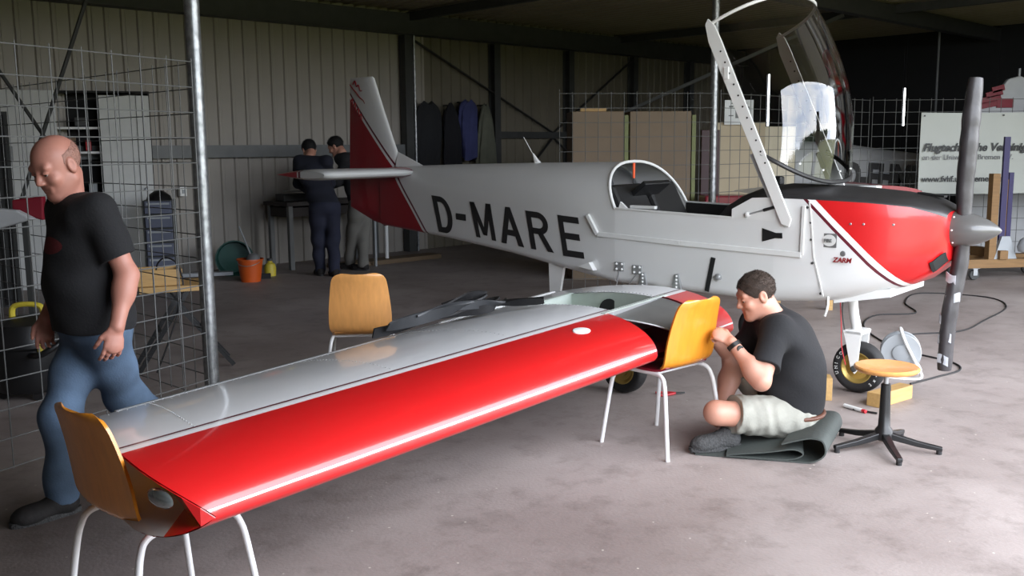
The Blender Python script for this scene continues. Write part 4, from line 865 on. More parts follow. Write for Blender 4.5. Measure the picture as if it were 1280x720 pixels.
# ================================================================ PEOPLE
def torso(B, pel, chest, neck, side, belly, k=.05, g=0., sw=.19, fat=1.):
    """pel, chest, neck: centres; side: unit vector towards the left shoulder; belly: forward unit vector"""
    pel, chest, neck = vec(*pel), vec(*chest), vec(*neck); up = unit(chest-pel); f = unit(vec(*belly)-up*np.dot(belly, up)); sd = np.cross(up, f); R = np.array([sd, f, up])
    B.ell(pel, (.165*fat, .125*fat, .13), R, k=k, grow=g); mid = (pel*.55+chest*.45); B.ell(mid+f*.02*fat, (.158*fat, .128*fat, .17), R, k=k, grow=g)
    B.ell(chest, (.175, .120, .18), R, k=k, grow=g); top = chest*.42+neck*.58
    B.cone(top-sd*sw*.72, top+sd*sw*.72, .062, .062, k=.06, grow=g); return f, sd, up
def limb(B, P, R_, k=.03, g=0., capb=False):
    for i in range(len(P)-1): B.cone(P[i], P[i+1], R_[i], R_[i+1], k=k, grow=g, capb=capb and i == len(P)-2)
# ---- man walking at the left
MAN = thing('person', 'man in black t-shirt and blue jeans walking by the wire cage, looking down', 'person', (-1.85, 4.08, 0))
fw_ = unit((-.77, -.64, 0)); lf_ = unit((.64, -.77, 0))
pel, chest, neck = vec(-1.81, 4.10, .86), vec(-1.825, 4.09, 1.17), vec(-1.865, 4.065, 1.375)
shL, shR = vec(-1.70, 3.955, 1.31), vec(-1.945, 4.21, 1.315); elL, elR = vec(-1.60, 3.96, 1.045), vec(-1.99, 4.27, 1.03); wrL, wrR = vec(-1.615, 3.86, .845), vec(-2.04, 4.15, .84)
hpR, hpL = vec(-1.865, 4.165, .80), vec(-1.755, 4.035, .80); knR, anR = vec(-1.945, 4.02, .45), vec(-1.955, 3.985, .10); knL, anL = vec(-1.74, 4.20, .46), vec(-1.53, 4.48, .17)
def walker_arms(B, g=0.):
    limb(B, (shL, elL, wrL), (.053, .043, .029), .03, g); B.ell(lerp(elL, wrL, .3), (.045, .045, .06), k=.04, grow=g-.003); limb(B, (shR, elR, wrR), (.053, .043, .029), .03, g)
B = Body((-2.35, 3.65, -.01), (-1.35, 4.7, 1.72), .0048)
torso(B, pel, chest, neck, lf_, fw_, fat=1.06); walker_arms(B)
limb(B, (hpR, knR, anR), (.085, .056, .040), .03); limb(B, (hpL, knL, anL), (.085, .056, .040), .03)
HF = Frame((-1.885, 4.015, 1.495), unit(vec(-.40, -.80, -.40)), (-.20, -.25, .94), 1.04)
B.cone(neck-vec(0, 0, .05), HF.p(0, -.03, -.05), .062, .058, k=.03); head(B, HF)
hand(B, wrL, unit(vec(-.16, -.22, -1)), fw_*.2-lf_*1.0, fw_*.9+vec(0, 0, .1), (.30, .35, .3))
hand(B, wrR, (-.1, -.2, -1), lf_, fw_, (.4, .4, .3))
B.mesh('body', m_skinred, MAN); eyes(HF, MAN)
B = Body((-2.1, 3.85, 1.35), (-1.75, 4.25, 1.68), .0048)
B.ell(HF.p(0, -.012, .030), HF.r(.0796, .1000, .0892), HF.R, k=0, cuts=[(HF.p(0, -.03, .058), unit(HF.z*.9+HF.y*.25)), (HF.p(0, .020, .0), unit(HF.y*.9+HF.z*.2)), (HF.p(0, -.05, -.05), unit(-HF.z+HF.y*.3))])
fuzz(B.mesh('cropped_hair', m_stubble, MAN), 3500, .004, HF, 3)
B = Body((-2.3, 3.7, .75), (-1.4, 4.5, 1.45), .0055)
torso(B, pel, chest, neck, lf_, fw_, fat=1.12, g=.022); B.cone(chest-vec(0, 0, .05), pel-vec(0, 0, .12), .176, .186, k=.04, flat=(fw_, .84))
for a, b in ((shL, elL), (shR, elR)): B.cone(a, lerp(a, b, .72), .074, .074, k=.03, capb=True)
B.cone(shL, shR, .058, .058, k=.05); B.cut((0, 0, .80), (0, 0, -1)); nd_ = unit(HF.p(0, -.03, -.05)-neck); B.cone(neck-nd_*.005, neck+nd_*.16, .067, .075, k=.008, sub=True, capa=True); B.cut((0, 0, 1.415), (0, 0, 1)); B.wrinkle(.0016, 17.)
sh = B.mesh('t_shirt', m_tshirt, MAN)
# oval red print on the chest, printed in the cloth
mp_ = m_tshirt.copy(); mp_.name = 'black_cotton_with_print'; t_ = mp_.node_tree; b_ = t_.nodes['Principled BSDF']; cpos = chest+lf_*.035+vec(0, 0, .0); tcn = N(t_, 'ShaderNodeTexCoord')
def dotm(v, w):
    d = N(t_, 'ShaderNodeVectorMath', operation='DOT_PRODUCT'); d.inputs[1].default_value = tuple(np.array(v)/w); t_.links.new(tcn.outputs['Object'], d.inputs[0]); a = N(t_, 'ShaderNodeMath', operation='SUBTRACT'); a.inputs[1].default_value = float(np.dot(cpos, v)/w); t_.links.new(d.outputs['Value'], a.inputs[0]); return a
sq = []
for v, w in ((lf_, .085), (vec(0, 0, 1), .036)):
    a = dotm(v, w); m_ = N(t_, 'ShaderNodeMath', operation='MULTIPLY'); t_.links.new(a.outputs[0], m_.inputs[0]); t_.links.new(a.outputs[0], m_.inputs[1]); sq.append(m_)
ad = N(t_, 'ShaderNodeMath', operation='ADD'); t_.links.new(sq[0].outputs[0], ad.inputs[0]); t_.links.new(sq[1].outputs[0], ad.inputs[1]); lt = N(t_, 'ShaderNodeMath', operation='LESS_THAN'); lt.inputs[1].default_value = 1.; t_.links.new(ad.outputs[0], lt.inputs[0])
fr_ = dotm(fw_, 1.); gt = N(t_, 'ShaderNodeMath', operation='GREATER_THAN'); gt.inputs[1].default_value = 0.; t_.links.new(fr_.outputs[0], gt.inputs[0]); an = N(t_, 'ShaderNodeMath', operation='MULTIPLY'); t_.links.new(lt.outputs[0], an.inputs[0]); t_.links.new(gt.outputs[0], an.inputs[1])
mx = N(t_, 'ShaderNodeMix', data_type='RGBA'); src = b_.inputs['Base Color'].links[0].from_socket; t_.links.new(an.outputs[0], mx.inputs[0]); t_.links.new(src, mx.inputs[6]); mx.inputs[7].default_value = srgb('#5e1c20'); t_.links.new(mx.outputs[2], b_.inputs['Base Color'])
sh.data.materials[0] = mp_
B = Body((-2.3, 3.7, -.01), (-1.35, 4.7, 1.0), .0055)
B.ell(pel-vec(0, 0, .02), (.178, .158, .13), np.array([lf_, fw_, vec(0, 0, 1)]), k=.05); 
limb(B, (hpR, knR, anR-vec(0, 0, .03)), (.108, .080, .068), .05); limb(B, (hpL, knL, anL), (.108, .080, .066), .05); B.cut((0, 0, .93), (0, 0, 1)); B.cut((0, 0, .05), (0, 0, -1)); B.wrinkle(.0030, 13.)
B.mesh('jeans', m_jeans, MAN)
def shoe(par, heel, toe, up=(0, 0, 1), h=.0055, ank=None, m=m_shoe):
    heel, toe, up = vec(*heel), vec(*toe), unit(up); d = unit(toe-heel); l = np.linalg.norm(toe-heel); sd = np.cross(d, up); lo = np.minimum(heel, toe)-.14; hi = np.maximum(heel, toe)+.14
    B = Body(lo, hi, h); fl = (sd, .85)
    B.cone(heel+d*.045+up*.050, heel+d*.10+up*.055, .044, .042, k=.03); B.cone(heel+d*.06+up*.05, toe-d*.055+up*.034, .044, .040, k=.03); B.ell(toe-d*.085+up*.032, (.085, .048, .036), np.array([d, sd, up]), k=.03)
    B.cone(heel+d*.06+up*.06, heel+d*.055+up*.105, .046, .043, k=.02, capb=True)
    B.cut(heel+up*.002, -up); o = B.mesh('shoe', m, par)
    mb = MB(); out = []
    for k in range(24):
        a = 2*PI*k/24; x = (l/2+.008)*math.cos(a); y = (.047 if math.cos(a) > -.2 else .041)*math.sin(a)*(abs(math.sin(a))**-.25 if abs(math.sin(a)) > .05 else 1); out.append(Vector(heel+d*(l/2+x)+sd*y))
    mb.prism(out, Vector(up)*.0, Vector(up)*.022); q = mb.build('shoe_sole', m_tread, None); q.parent = o; q.matrix_parent_inverse = Matrix.Translation(-Vector(par.location)) if False else Matrix.Identity(4)
    return o
shoe(MAN, (-1.905, 4.03, .0), (-2.10, 3.825, .0)); shoe(MAN, (-1.50, 4.535, .115), (-1.63, 4.385, .0), up=unit(vec(-.35, -.35, .87)))
# ---- man sitting on the mat
SIT = thing('person', 'man in black t-shirt and khaki shorts sitting on the floor working on the wing root', 'person', (1.4, 4.95, 0))
fw_ = unit((-1, .05, 0)); lf_ = unit((-.05, -1, 0))
pel, chest, neck = vec(1.475, 4.98, .185), vec(1.445, 4.93, .50), vec(1.335, 4.93, .715)
shL, shR = vec(1.345, 4.80, .635), vec(1.345, 5.09, .625); elL, elR = vec(1.235, 4.655, .395), vec(1.22, 5.17, .38); wrL, wrR = vec(1.105, 4.76, .575), vec(1.085, 5.06, .52)
hpL, hpR = vec(1.45, 4.87, .145), vec(1.45, 5.07, .15); knL, anL = vec(1.03, 4.73, .215), vec(1.30, 5.12, .075); knR, anR = vec(1.22, 5.16, .40), vec(1.085, 4.93, .115)
B = Body((.78, 4.5, -.01), (1.78, 5.40, .95), .0042)
torso(B, pel, chest, neck, lf_, fw_)
limb(B, (shL, elL, wrL), (.053, .044, .029), .03); B.ell(lerp(elL, wrL, .3), (.043, .043, .06), k=.04); limb(B, (shR, elR, wrR), (.053, .044, .029), .03)
limb(B, (hpL, knL), (.088, .060), .03); limb(B, (knL, lerp(knL, anL, .35), anL), (.056, .056, .036), .03); limb(B, (hpR, knR), (.088, .058), .03); limb(B, (knR, lerp(knR, anR, .35), anR), (.055, .055, .036), .03)
HF = Frame((1.268, 4.935, .785), unit((-.90, -.12, -.30)), (-.26, 0, .96), .99)
B.cone(neck-vec(-.03, 0, .06), HF.p(0, -.03, -.05), .064, .060, k=.03); head(B, HF)
hand(B, wrL, unit(vec(-.72, .30, .42)), (-.3, .8, -.6), unit(vec(-.3, .6, .75)), (.9, 1.0, .7), .95)
hand(B, wrR, unit(vec(-.92, -.25, .12)), (-.2, -.8, .3), unit(vec(0, -.3, 1)), (.9, .9, .7), .95)
B.mesh('body', m_skin, SIT); eyes(HF, SIT)
B = Body((1.05, 4.75, .65), (1.5, 5.15, .95), .0042)
B.ell(HF.p(0, -.012, .034), HF.r(.0808, .1022, .0925), HF.R, k=0, cuts=[(HF.p(0, .066, .045), unit(HF.y*.90-HF.z*.42)), (HF.p(0, 0, -.040), unit(HF.y*.42-HF.z*.90))])
B.wrinkle(.0010, 60.)
fuzz(B.mesh('short_hair', m_hair, SIT), 9000, .0065, HF, 2, tuple(HF.y*.25+HF.z*.25))
B = Body((1.1, 4.55, .08), (1.75, 5.35, .78), .0050)
torso(B, pel, chest, neck, lf_, fw_, g=.018, fat=1.02); 
for a, b in ((shL, elL), (shR, elR)): B.cone(a, lerp(a, b, .72), .074, .074, k=.03, capb=True)
B.cone(shL, shR, .058, .058, k=.05); B.ell((1.50, 4.95, .33), (.15, .178, .27), k=.06); B.cut((1.5, 4.9, .125), unit((.22, 0, -1))); nd_ = unit(HF.p(0, -.03, -.05)-neck); B.cone(neck-nd_*.0, neck+nd_*.16, .069, .078, k=.008, sub=True, capa=True); B.wrinkle(.0028, 15., .6)
B.mesh('t_shirt', m_tshirt, SIT)
B = Body((.85, 4.55, -.01), (1.75, 5.40, .55), .0050)
B.ell(pel+vec(.01, 0, -.03), (.15, .185, .145), k=.05)
limb(B, (hpL, lerp(hpL, knL, .78)), (.112, .098), .05, 0, True); limb(B, (hpR, lerp(hpR, knR, .78)), (.112, .092), .05, 0, True); B.cut((0, 0, .012), (0, 0, -1)); B.wrinkle(.0017, 26., dirs=((2.6, .9, .5), (3.9, -1.6, .9), (1.4, 2.2, -1.3))); B.cut(tuple(pel+vec(.05, 0, .13)), unit((.0, 0, 1)))
B.mesh('shorts', m_shorts, SIT)
MB().tube([(pel+vec(.005, 0, -.025)+vec(.168*math.cos(a), .205*math.sin(a), .0)) for a in [2*PI*k/30 for k in range(31)]], .012, 8).build('belt', mat('brown_leather', '#5a3423', .6), SIT, smooth=True).matrix_parent_inverse = Matrix.Translation(-SIT.location)
wd = unit(wrL-elL); wc = lerp(elL, wrL, .90); Tw = Matrix.Translation(Vector(wc)) @ Vector(wd).to_track_quat('Z', 'Y').to_matrix().to_4x4()
wt = MB().lathe([(.033, -.011), (.037, -.011), (.037, .011), (.033, .011)], 24, Tw, cap=False).build('wristwatch', m_blackplastic, SIT, smooth=40); wt.matrix_parent_inverse = Matrix.Translation(-SIT.location)
dl = MB().lathe([(.019, 0), (.019, .008), (.016, .011)], 20, Matrix.Translation(Vector(wc)+Vector((.02, -.030, -.010))) @ Vector((.45, -.85, -.1)).to_track_quat('Z', 'Y').to_matrix().to_4x4()).build('watch_case', m_steel, wt)
shoe(SIT, (1.17, 4.80, .012), (.905, 4.735, .012), ank=anR, m=m_tread)
shoe(SIT, (1.36, 5.14, .01), (1.30, 5.36, .01))
# ---- two men at the bench in the background
def standing(label, feet, hips, chest, neck, hd, hdir, sh, el, wr, fwd, m_top, m_leg, m_hr, h=.0105, long_sleeve=True, top_z=.85):
    P0_ = (hips[0], hips[1], 0); T = thing('person', label, 'person', P0_); fwd = unit(fwd); lf = np.cross((0, 0, 1), fwd)
    pel = vec(*hips); A = [vec(*f) for f in feet]; K = [lerp(pel+lf*s_*.09, a, .5)+fwd*.02 for s_, a in ((1, A[0]), (-1, A[1]))]; lo = np.min([pel, *A, chest, hd, *wr], 0)-.32; hi = np.max([pel, *A, chest, hd, *wr], 0)+.30; lo[2] = -.01
    HFr = Frame(hd, hdir, (0, 0, 1) if abs(hdir[2]) < .8 else fwd, 1.0)
    def legs(B, g, e=0): 
        for s_, k_, a in ((1, K[0], A[0]), (-1, K[1], A[1])): limb(B, (pel+lf*s_*.09-vec(0, 0, .05), k_, a+vec(0, 0, .08)), (.085+g, .056+g, .040+g), .04)
    def arms(B, g, f=1.):
        for i in (0, 1): limb(B, (vec(*sh[i]), vec(*el[i]), lerp(vec(*el[i]), vec(*wr[i]), f)), (.055+g, .044+g, .030+g), .03)
    B = Body(lo, hi, .0085); torso(B, pel, chest, neck, lf, fwd); legs(B, 0); arms(B, 0); B.cone(neck, HFr.p(0, -.03, -.05), .06, .058, k=.03); head(B, HFr)
    for i in (0, 1): hand(B, wr[i], unit(vec(*wr[i])-vec(*el[i])), (0, 0, -1), lf*(-1 if i == 0 else 1), (.4, .4, .3), 1.1)
    B.mesh('body', m_skin, T)
    B = Body(lo, hi, .0105); torso(B, pel, chest, neck, lf, fwd, g=.022); arms(B, .016, .97); B.cone(sh[0], sh[1], .06, .06, k=.06); B.cut((0, 0, top_z), (0, 0, -1)); B.cut(tuple(vec(*neck)+vec(0, 0, .005)), unit(vec(*neck)-vec(*chest))); B.wrinkle(.003, 12.); B.mesh('pullover', m_top, T)
    B = Body(lo, hi, .0105); legs(B, .028); B.ell(pel, (.17, .17, .14), k=.05); B.cut((0, 0, .045), (0, 0, -1)); B.cut((0, 0, top_z+.08), (0, 0, 1)); B.wrinkle(.004, 11.); B.mesh('trousers', m_leg, T)
    B = Body(vec(*hd)-.16, vec(*hd)+.16, .008); B.ell(HFr.p(0, -.014, .034), HFr.r(.087, .106, .097), HFr.R, k=0, cuts=[(HFr.p(0, .02, .01), unit(HFr.y*.8-HFr.z*.6))]); fuzz(B.mesh('hair', m_hr, T), 2500, .012, HFr, 4)
    for a in A: shoe(T, a-fwd*.08, a+fwd*.18, h=.009)
    return T
standing('man in dark hooded top and blue jeans bending over the bench, back to the camera', [(-2.40, 11.93, 0), (-2.20, 11.83, 0)], (-2.29, 11.80, .89), vec(-2.42, 11.92, 1.24), vec(-2.50, 12.05, 1.48), vec(-2.53, 12.17, 1.56), (-.45, .75, -.55),
         [(-2.62, 11.99, 1.42), (-2.26, 11.90, 1.42)], [(-2.68, 12.13, 1.14), (-2.27, 12.15, 1.14)], [(-2.62, 12.38, 1.05), (-2.40, 12.40, 1.05)], (-.45, .9, 0), m_hoodie, m_jeansdark, m_hairdark)
standing('man in black top and grey trousers half hidden by the red rudder', [(-2.13, 12.55, 0), (-1.93, 12.40, 0)], (-1.93, 12.38, .90), vec(-2.02, 12.45, 1.28), vec(-2.18, 12.52, 1.52), vec(-2.27, 12.58, 1.60), (-.86, .15, -.5),
         [(-2.10, 12.32, 1.45), (-2.08, 12.68, 1.45)], [(-2.22, 12.35, 1.15), (-2.20, 12.80, 1.15)], [(-2.42, 12.52, 1.08), (-2.40, 12.75, 1.08)], (-.9, .4, 0), m_tshirt, m_greytrouser, m_hairdark)
# ================================================================ THINGS ON THE FLOOR IN FRONT
MATT = thing('rubber_mat', 'large grey-green rubber mat with rolled ends under the sitting man', 'mat', (1.22, 4.87, 0))
def sheet_path(P, a, b, th, nm):
    """P: list of (along, z) profile; a,b: the two side edges as (origin, direction) on the floor"""
    rings = []
    Pp = smoothpath([Vector((x, 0, z)) for x, z in P], 6)
    for i, p in enumerate(Pp):
        d = (Pp[min(i+1, len(Pp)-1)]-Pp[max(i-1, 0)]).normalized(); nn = Vector((-d.z, 0, d.x))*th/2
        row = []
        for o_, q in ((a, nn), (b, nn), (b, -nn), (a, -nn)): row.append(Vector((p.x+o_[0], o_[1], p.z))+q)
        rings.append(row)
    mb = MB(); mb.loft(rings); o = mb.build(nm, m_mat, MATT, smooth=50); return o
o = sheet_path([(-.24, .006), (-.1, .006), (.2, .006), (.32, .008), (.385, .05), (.375, .115), (.32, .130), (.24, .110), (.18, .09)], (0, -.24), (.10, .30), .007, 'mat_sheet'); o.rotation_euler.z = -.28
o = sheet_path([(-.10, .014), (.10, .012), (.22, .016), (.27, .045), (.22, .066), (.10, .045), (-.10, .020)], (0, -.25), (.02, .12), .006, 'mat_roll'); o.rotation_euler.z = -.22
def lying(nm, label, cat, loc, rz=0, group=None): return thing(nm, label, cat, loc, rz, group)
mk = lying('marker', 'white marker pen with red end lying on the floor left of the stool', 'pen', (2.02, 5.52, .012), math.radians(-62)); MB().rod((-.075, 0, 0), (.06, 0, 0), .012, 12).build('barrel', m_whitegloss, mk, smooth=True); MB().rod((.06, 0, 0), (.085, 0, 0), .011, 12).build('cap', m_redp, mk, smooth=True)
pn = lying('file', 'thin black tool lying on the floor between the marker and the stool', 'tool', (2.065, 5.47, .007), math.radians(-40)); MB().rod((-.07, 0, 0), (.07, 0, 0), .006, 8).build('shaft', m_blackplastic, pn)
def timber(label, loc, rz, d):
    t = thing('timber_block', label, 'wood block', loc, rz); MB().box((0, 0, d[2]/2), d).build('block', m_wood, t, bevel=.003); return t
timber('long raw timber block lying behind the stool against the nose wheel', (2.30, 5.70, 0), math.radians(38), (.36, .09, .085))
timber('small raw timber block standing behind the back of the sitting man', (1.93, 5.80, 0), math.radians(80), (.12, .08, .14))
bx = MB().box((1.70, 4.98, .0125), (.05, .03, .025)).build('magnet_block', m_blackplastic, None, bevel=.003); tag(bx, 'tiny black block on the floor just behind the rubber mat', 'block')
# pliers
pl_ = lying('pliers', 'red-handled pliers lying on the floor under the wing root', 'tool', (1.03, 5.92, .01), math.radians(10))
for s_ in (-1, 1): MB().tube(smoothpath([(-.12, s_*.035, 0), (-.06, s_*.030, 0), (0, 0, 0)]), .008, 8).build('handle', m_redp, pl_, smooth=True)
MB().loft([[(0, -.012, -.005), (0, .012, -.005), (0, .012, .005), (0, -.012, .005)], [(.06, -.004, -.004), (.06, .004, -.004), (.06, .004, .004), (.06, -.004, .004)]]).build('jaw', m_steel, pl_)
# cable reel and its cable
RL = thing('cable_reel', 'grey cable reel standing on the floor between nose wheel and propeller', 'cable reel', (2.62, 6.35, 0), math.radians(-20))
def disc(y, r, nm, m): return MB().lathe([(.02, -.006), (r, -.006), (r+.004, 0), (r, .006), (.02, .006)], 32, Matrix.Translation((0, y, .175)) @ Matrix.Rotation(-PI/2, 4, 'X')).build(nm, m, RL, smooth=30)
disc(-.055, .125, 'side_disc', m_lightgrey); disc(.06, .125, 'side_disc', m_lightgrey)
MB().lathe([(.08, -.05), (.08, .05)], 24, Matrix.Translation((0, 0, .175)) @ Matrix.Rotation(-PI/2, 4, 'X')).build('cable_drum', m_rubber, RL, smooth=30)
MB().lathe([(.055, 0), (.055, .012), (.045, .016)], 24, Matrix.Translation((0, -.062, .175)) @ Matrix.Rotation(PI/2, 4, 'X')).build('socket_plate', m_lightgrey, RL, smooth=30)
MB().tube(smoothpath([(-.11, -.085, .012), (.12, -.085, .012), (.10, -.085, .10), (.03, -.085, .24), (.0, -.07, .31), (-.01, .0, .325), (.0, .085, .31), (.03, .09, .24), (.10, .09, .10), (.12, .09, .012), (-.11, .09, .012)], 5), .011, 10).build('carrying_frame', m_whitegloss, RL, smooth=True)
cb = MB().tube(smoothpath([(2.66, 6.30, .24), (2.72, 6.55, .10), (2.9, 7.0, .006), (3.05, 7.30, .006), (3.25, 7.75, .006), (3.75, 7.9, .006), (4.2, 8.4, .006), (4.75, 9.1, .006), (4.85, 9.7, .006), (4.3, 10.0, .006), (3.9, 9.4, .006), (3.75, 8.8, .006), (3.35, 8.7, .006), (3.05, 8.2, .006), (2.95, 7.55, .006), (3.0, 7.1, .006), (3.15, 6.75, .006), (3.1, 6.5, .006), (2.85, 6.30, .006), (2.6, 6.12, .006)], 8), .0065, 8).build('extension_cable', m_rubber, None, smooth=True)
tag(cb, 'black cable looping over the floor below the propeller', 'cable')
# ================================================================ RIGHT BACKGROUND
BN = thing('banner', 'white banner with black lettering hanging on the wire fence at the right', 'banner', (0, 0, 0))
bx0, bz0, bz1, by = 5.05, .955, 1.945, 11.965
rings = [[(x, by-.006*math.sin(x*2.3)-.008*math.sin(x*5+z*3), z-.01*math.sin((x-bx0)*2)) for x in [bx0+k*.1 for k in range(30)]] for z in [lerp(bz0, bz1, j/8) for j in range(9)]]
MB().loft(rings, closed=False).build('vinyl_sheet', m_banner, BN, smooth=60, solid=.004)
def btext(body, x, z, size, m, off=0., sh=0., sx=1.): return text_mesh('lettering', body, size, m, BN, Matrix.Translation((x, by-.026, z)) @ Matrix.Rotation(PI/2, 4, 'X') @ Matrix.Scale(sx, 4, (1, 0, 0)), off, sh, .0015)
btext('Flugtechnische Vereinigung', bx0+.03, 1.475, .133, m_ink, .0042, .25)
btext('an der Universität Bremen e.V.', bx0+.03, 1.370, .089, m_inkg, .0006)
btext('www.fvhf.uni-bremen.de', bx0+.03, 1.10, .101, m_ink, .0022)
for x in (bx0+.03, bx0+.52, bx0+1.0, bx0+1.5, bx0+2.0):
    for z in (bz0+.03, bz1-.04): MB().lathe([(.011, 0), (.011, .004), (.005, .006)], 10, Matrix.Translation((x, by-.018, z)) @ Matrix.Rotation(PI/2, 4, 'X')).build('eyelet', m_steel, BN)
# dolly with upright boards
m_dolly = mat('dull_timber', '#80613c', .65, var=.12, scale=6., stretch=(1, 9, 9))
DL = thing('wooden_dolly', 'wooden dolly on castors with upright boards and purple strips in front of the banner', 'dolly', (5.70, 11.05, 0), .12)
MB().box((.15, 0, .19), (1.3, .10, .10)).build('beam', m_dolly, DL, bevel=.004); MB().box((.15, .45, .19), (1.3, .10, .10)).build('beam', m_dolly, DL, bevel=.004); MB().box((-.05, .22, .29), (.10, .60, .10)).build('crossbeam', m_dolly, DL, bevel=.004)
MB().box((-.16, .02, .72), (.09, .09, 1.0)).build('upright', m_dolly, DL, bevel=.004); MB().box((-.03, .03, .96), (.07, .03, 1.35)).build('purple_strip', m_purple, DL); MB().box((.06, .05, .72), (.055, .03, 1.02)).build('purple_strip', m_purple, DL); MB().box((.01, .07, .70), (.05, .05, .9)).build('upright', m_dolly, DL)
for x in (-.36, .6):
    for y in (0, .45):
        c_ = MB().lathe([(.012, -.02), (.055, -.02), (.062, 0), (.055, .02), (.012, .02)], 18, Matrix.Translation((x, y, .062)) @ Matrix.Rotation(-PI/2, 4, 'X')).build('castor_wheel', m_steel, DL, smooth=30); MB().box((x, y-.032, .10), (.05, .006, .09)).box((x, y+.032, .10), (.05, .006, .09)).box((x, y, .14), (.09, .09, .008)).build('castor_fork', m_alu, c_)
MB().lathe([(.02, 0), (.11, .03), (.125, .08), (.10, .16), (.05, .20)], 18, Matrix.Translation((.22, -.12, .30))).build('grey_cover', m_lightgrey, DL, smooth=50)
cb = MB().loft([[(x, y, z) for x, y in ((-.14, -.03), (.14, -.03), (.14, .03), (-.14, .03))] for z in (.24,)]+[[(x, y, .50) for x, y in ((-.05, -.02), (.05, -.02), (.05, .02), (-.05, .02))]]).build('rag', m_lightgrey, DL)
# second aircraft behind the fence: dark grey side with lettering
A2 = thing('light_aircraft', 'grey aircraft lettered D-EHMH parked behind the wire fence', 'aircraft', (5.2, 13.9, 0), 0)
rings = []
for x, w, zb, zt in ((-1.7, .40, .95, 1.56), (-1.0, .42, .85, 1.62), (-.55, .42, .80, 1.60), (.1, .40, .82, 1.50), (.9, .34, .86, 1.40), (2.2, .22, .95, 1.32), (3.2, .10, 1.05, 1.25)):
    rings.append([(x, w*math.copysign(abs(math.cos(a))**.6, math.cos(a)), (zb+zt)/2+(zt-zb)/2*math.copysign(abs(math.sin(a))**.7, math.sin(a))) for a in [2*PI*k/24 for k in range(24)]])
MB().loft(rings).build('fuselage', m_plane2, A2, smooth=50)
text_mesh('lettering', 'D-EHMH', .48, m_reg, A2, Matrix.Translation((-.56, -.447, .985)) @ Matrix.Rotation(PI/2, 4, 'X') @ Matrix.Rotation(-.06, 4, 'Z') @ Matrix.Scale(.62, 4, (1, 0, 0)), .022, 0, .004, True)
MB().loft([[(2.8, -.03, 1.2), (3.2, -.03, 1.2), (3.2, .03, 1.2), (2.8, .03, 1.2)], [(3.0, -.02, 1.9), (3.3, -.02, 1.9), (3.3, .02, 1.9), (3.0, .02, 1.9)]]).build('fin', m_plane2, A2)
for y in (-.8, .8):
    MB().lathe([(.05, -.06), (.16, -.06), (.19, 0), (.16, .06), (.05, .06)], 20, Matrix.Translation((-.9, y, .19)) @ Matrix.Rotation(-PI/2, 4, 'X')).build('wheel', m_rubber, A2, smooth=30); MB().bar((-.9, 0, .92), (-.9, y, .2), .06, .03).build('gear_leg', m_plane2, A2)
# the other removed wing, lying on a trestle behind the cowling
W2 = thing('aircraft_wing', 'grey wing with maroon leading edge on trestles behind the red cowling', 'wing', (3.13, 9.25, 0), .0)
m_w2 = band_mat('second_wing_paint', [('Object', (1, .25, 0), .06, .11, '#e6e4e2'), ('Object', (1, .25, 0), .11, 9, '#7d1524')], '#9fa1a3', .35, .4)
mb = MB(); rings = []
for y in (-.5, .1, .55): rings.append([(.62-x*1.5, y, 1.11+z*.95) for x, z in foil_ring(14, .17)])
mb.loft(rings); mb.build('wing_skin', m_w2, W2, smooth=40)
for y in (-.2, .4):
    MB().bar((-.1, y, .0), (-.1, y, .99), .05, .05).bar((-.6, y, 0), (-.6, y, .99), .05, .05).bar((-.75, y, .98), (.1, y, .98), .06, .06).build('trestle', m_wood, W2)
# red and white fin at the right edge
FN = thing('aircraft_fin', 'rounded white aircraft tail with red rear and stripes rising above the banner', 'aircraft tail', (6.50, 13.2, 0))
out = [(-.30, 2.0), (-.02, 2.10), (.10, 2.28), (.20, 2.42), (.36, 2.46), (.52, 2.40), (.8, 2.0), (.8, 0), (-.3, 0)]
MB().prism([(x, 0, z) for x, z in out], (0, -.04, 0), (0, .04, 0)).build('fin', m_plane2, FN, bevel=.02)
for k, (x0, z0, x1, z1) in enumerate(((-.34, 2.03, .06, 2.10), (-.20, 2.12, .10, 2.18), (-.10, 2.20, .12, 2.25), (-.02, 2.27, .14, 2.31))): MB().bar((x0, -.05, z0), (x1, -.05, z1), .03, .075).build('red_stripe', m_maroon, FN)
MB().box((.16, -.055, 2.10), (.22, .03, .12)).build('red_patch', m_maroon, FN); MB().rod((.36, 0, 2.45), (.36, 0, 2.56), .016, 8).build('beacon', m_lightgrey, FN)
ol = structure(MB().rod((0, 0, 1.2), (0, 0, ROOF-.05), .02, 8).build('trim_90', m_girt)); ol.location = (7.15, 16.4, 0)
# boards and crates behind the cockpit
def panel_unit(name, label, cat, c, d, m, rz=0.08, rows=3, edge=None):
    t = thing(name, label, cat, (c[0], c[1], 0), rz)
    MB().box((0, 0, d[2]/2), (d[0], d[1], d[2])).build('panel', m, t, bevel=.006)
    if edge: MB().box((d[0]/2+.03, -.01, d[2]/2-.02), (.045, d[1], d[2]-.05)).build('edge_strip', edge, t)
    return t
m_lime = mat('dull_green_strip', '#6f7545', .6)
panel_unit('wooden_crate', 'tall brown wooden crate beside the hanging clothes, left of the two behind the cockpit', 'crate', (1.00, 11.55), (.60, .5, 1.97), m_board, edge=m_lime)
panel_unit('wooden_crate', 'tall brown wooden crate directly behind the raised rear cockpit hoop', 'crate', (1.74, 11.65), (.73, .5, 1.97), m_board, edge=m_lime)
panel_unit('board', 'dark maroon board standing left of the slim galvanised post', 'board', (2.36, 11.5), (.22, .06, 1.75), mat('dark_maroon_board', '#3a2426', .6))
panel_unit('board', 'beige board standing right of the slim galvanised post under the paper notice', 'board', (2.86, 12.1), (.62, .05, 1.85), m_beige)
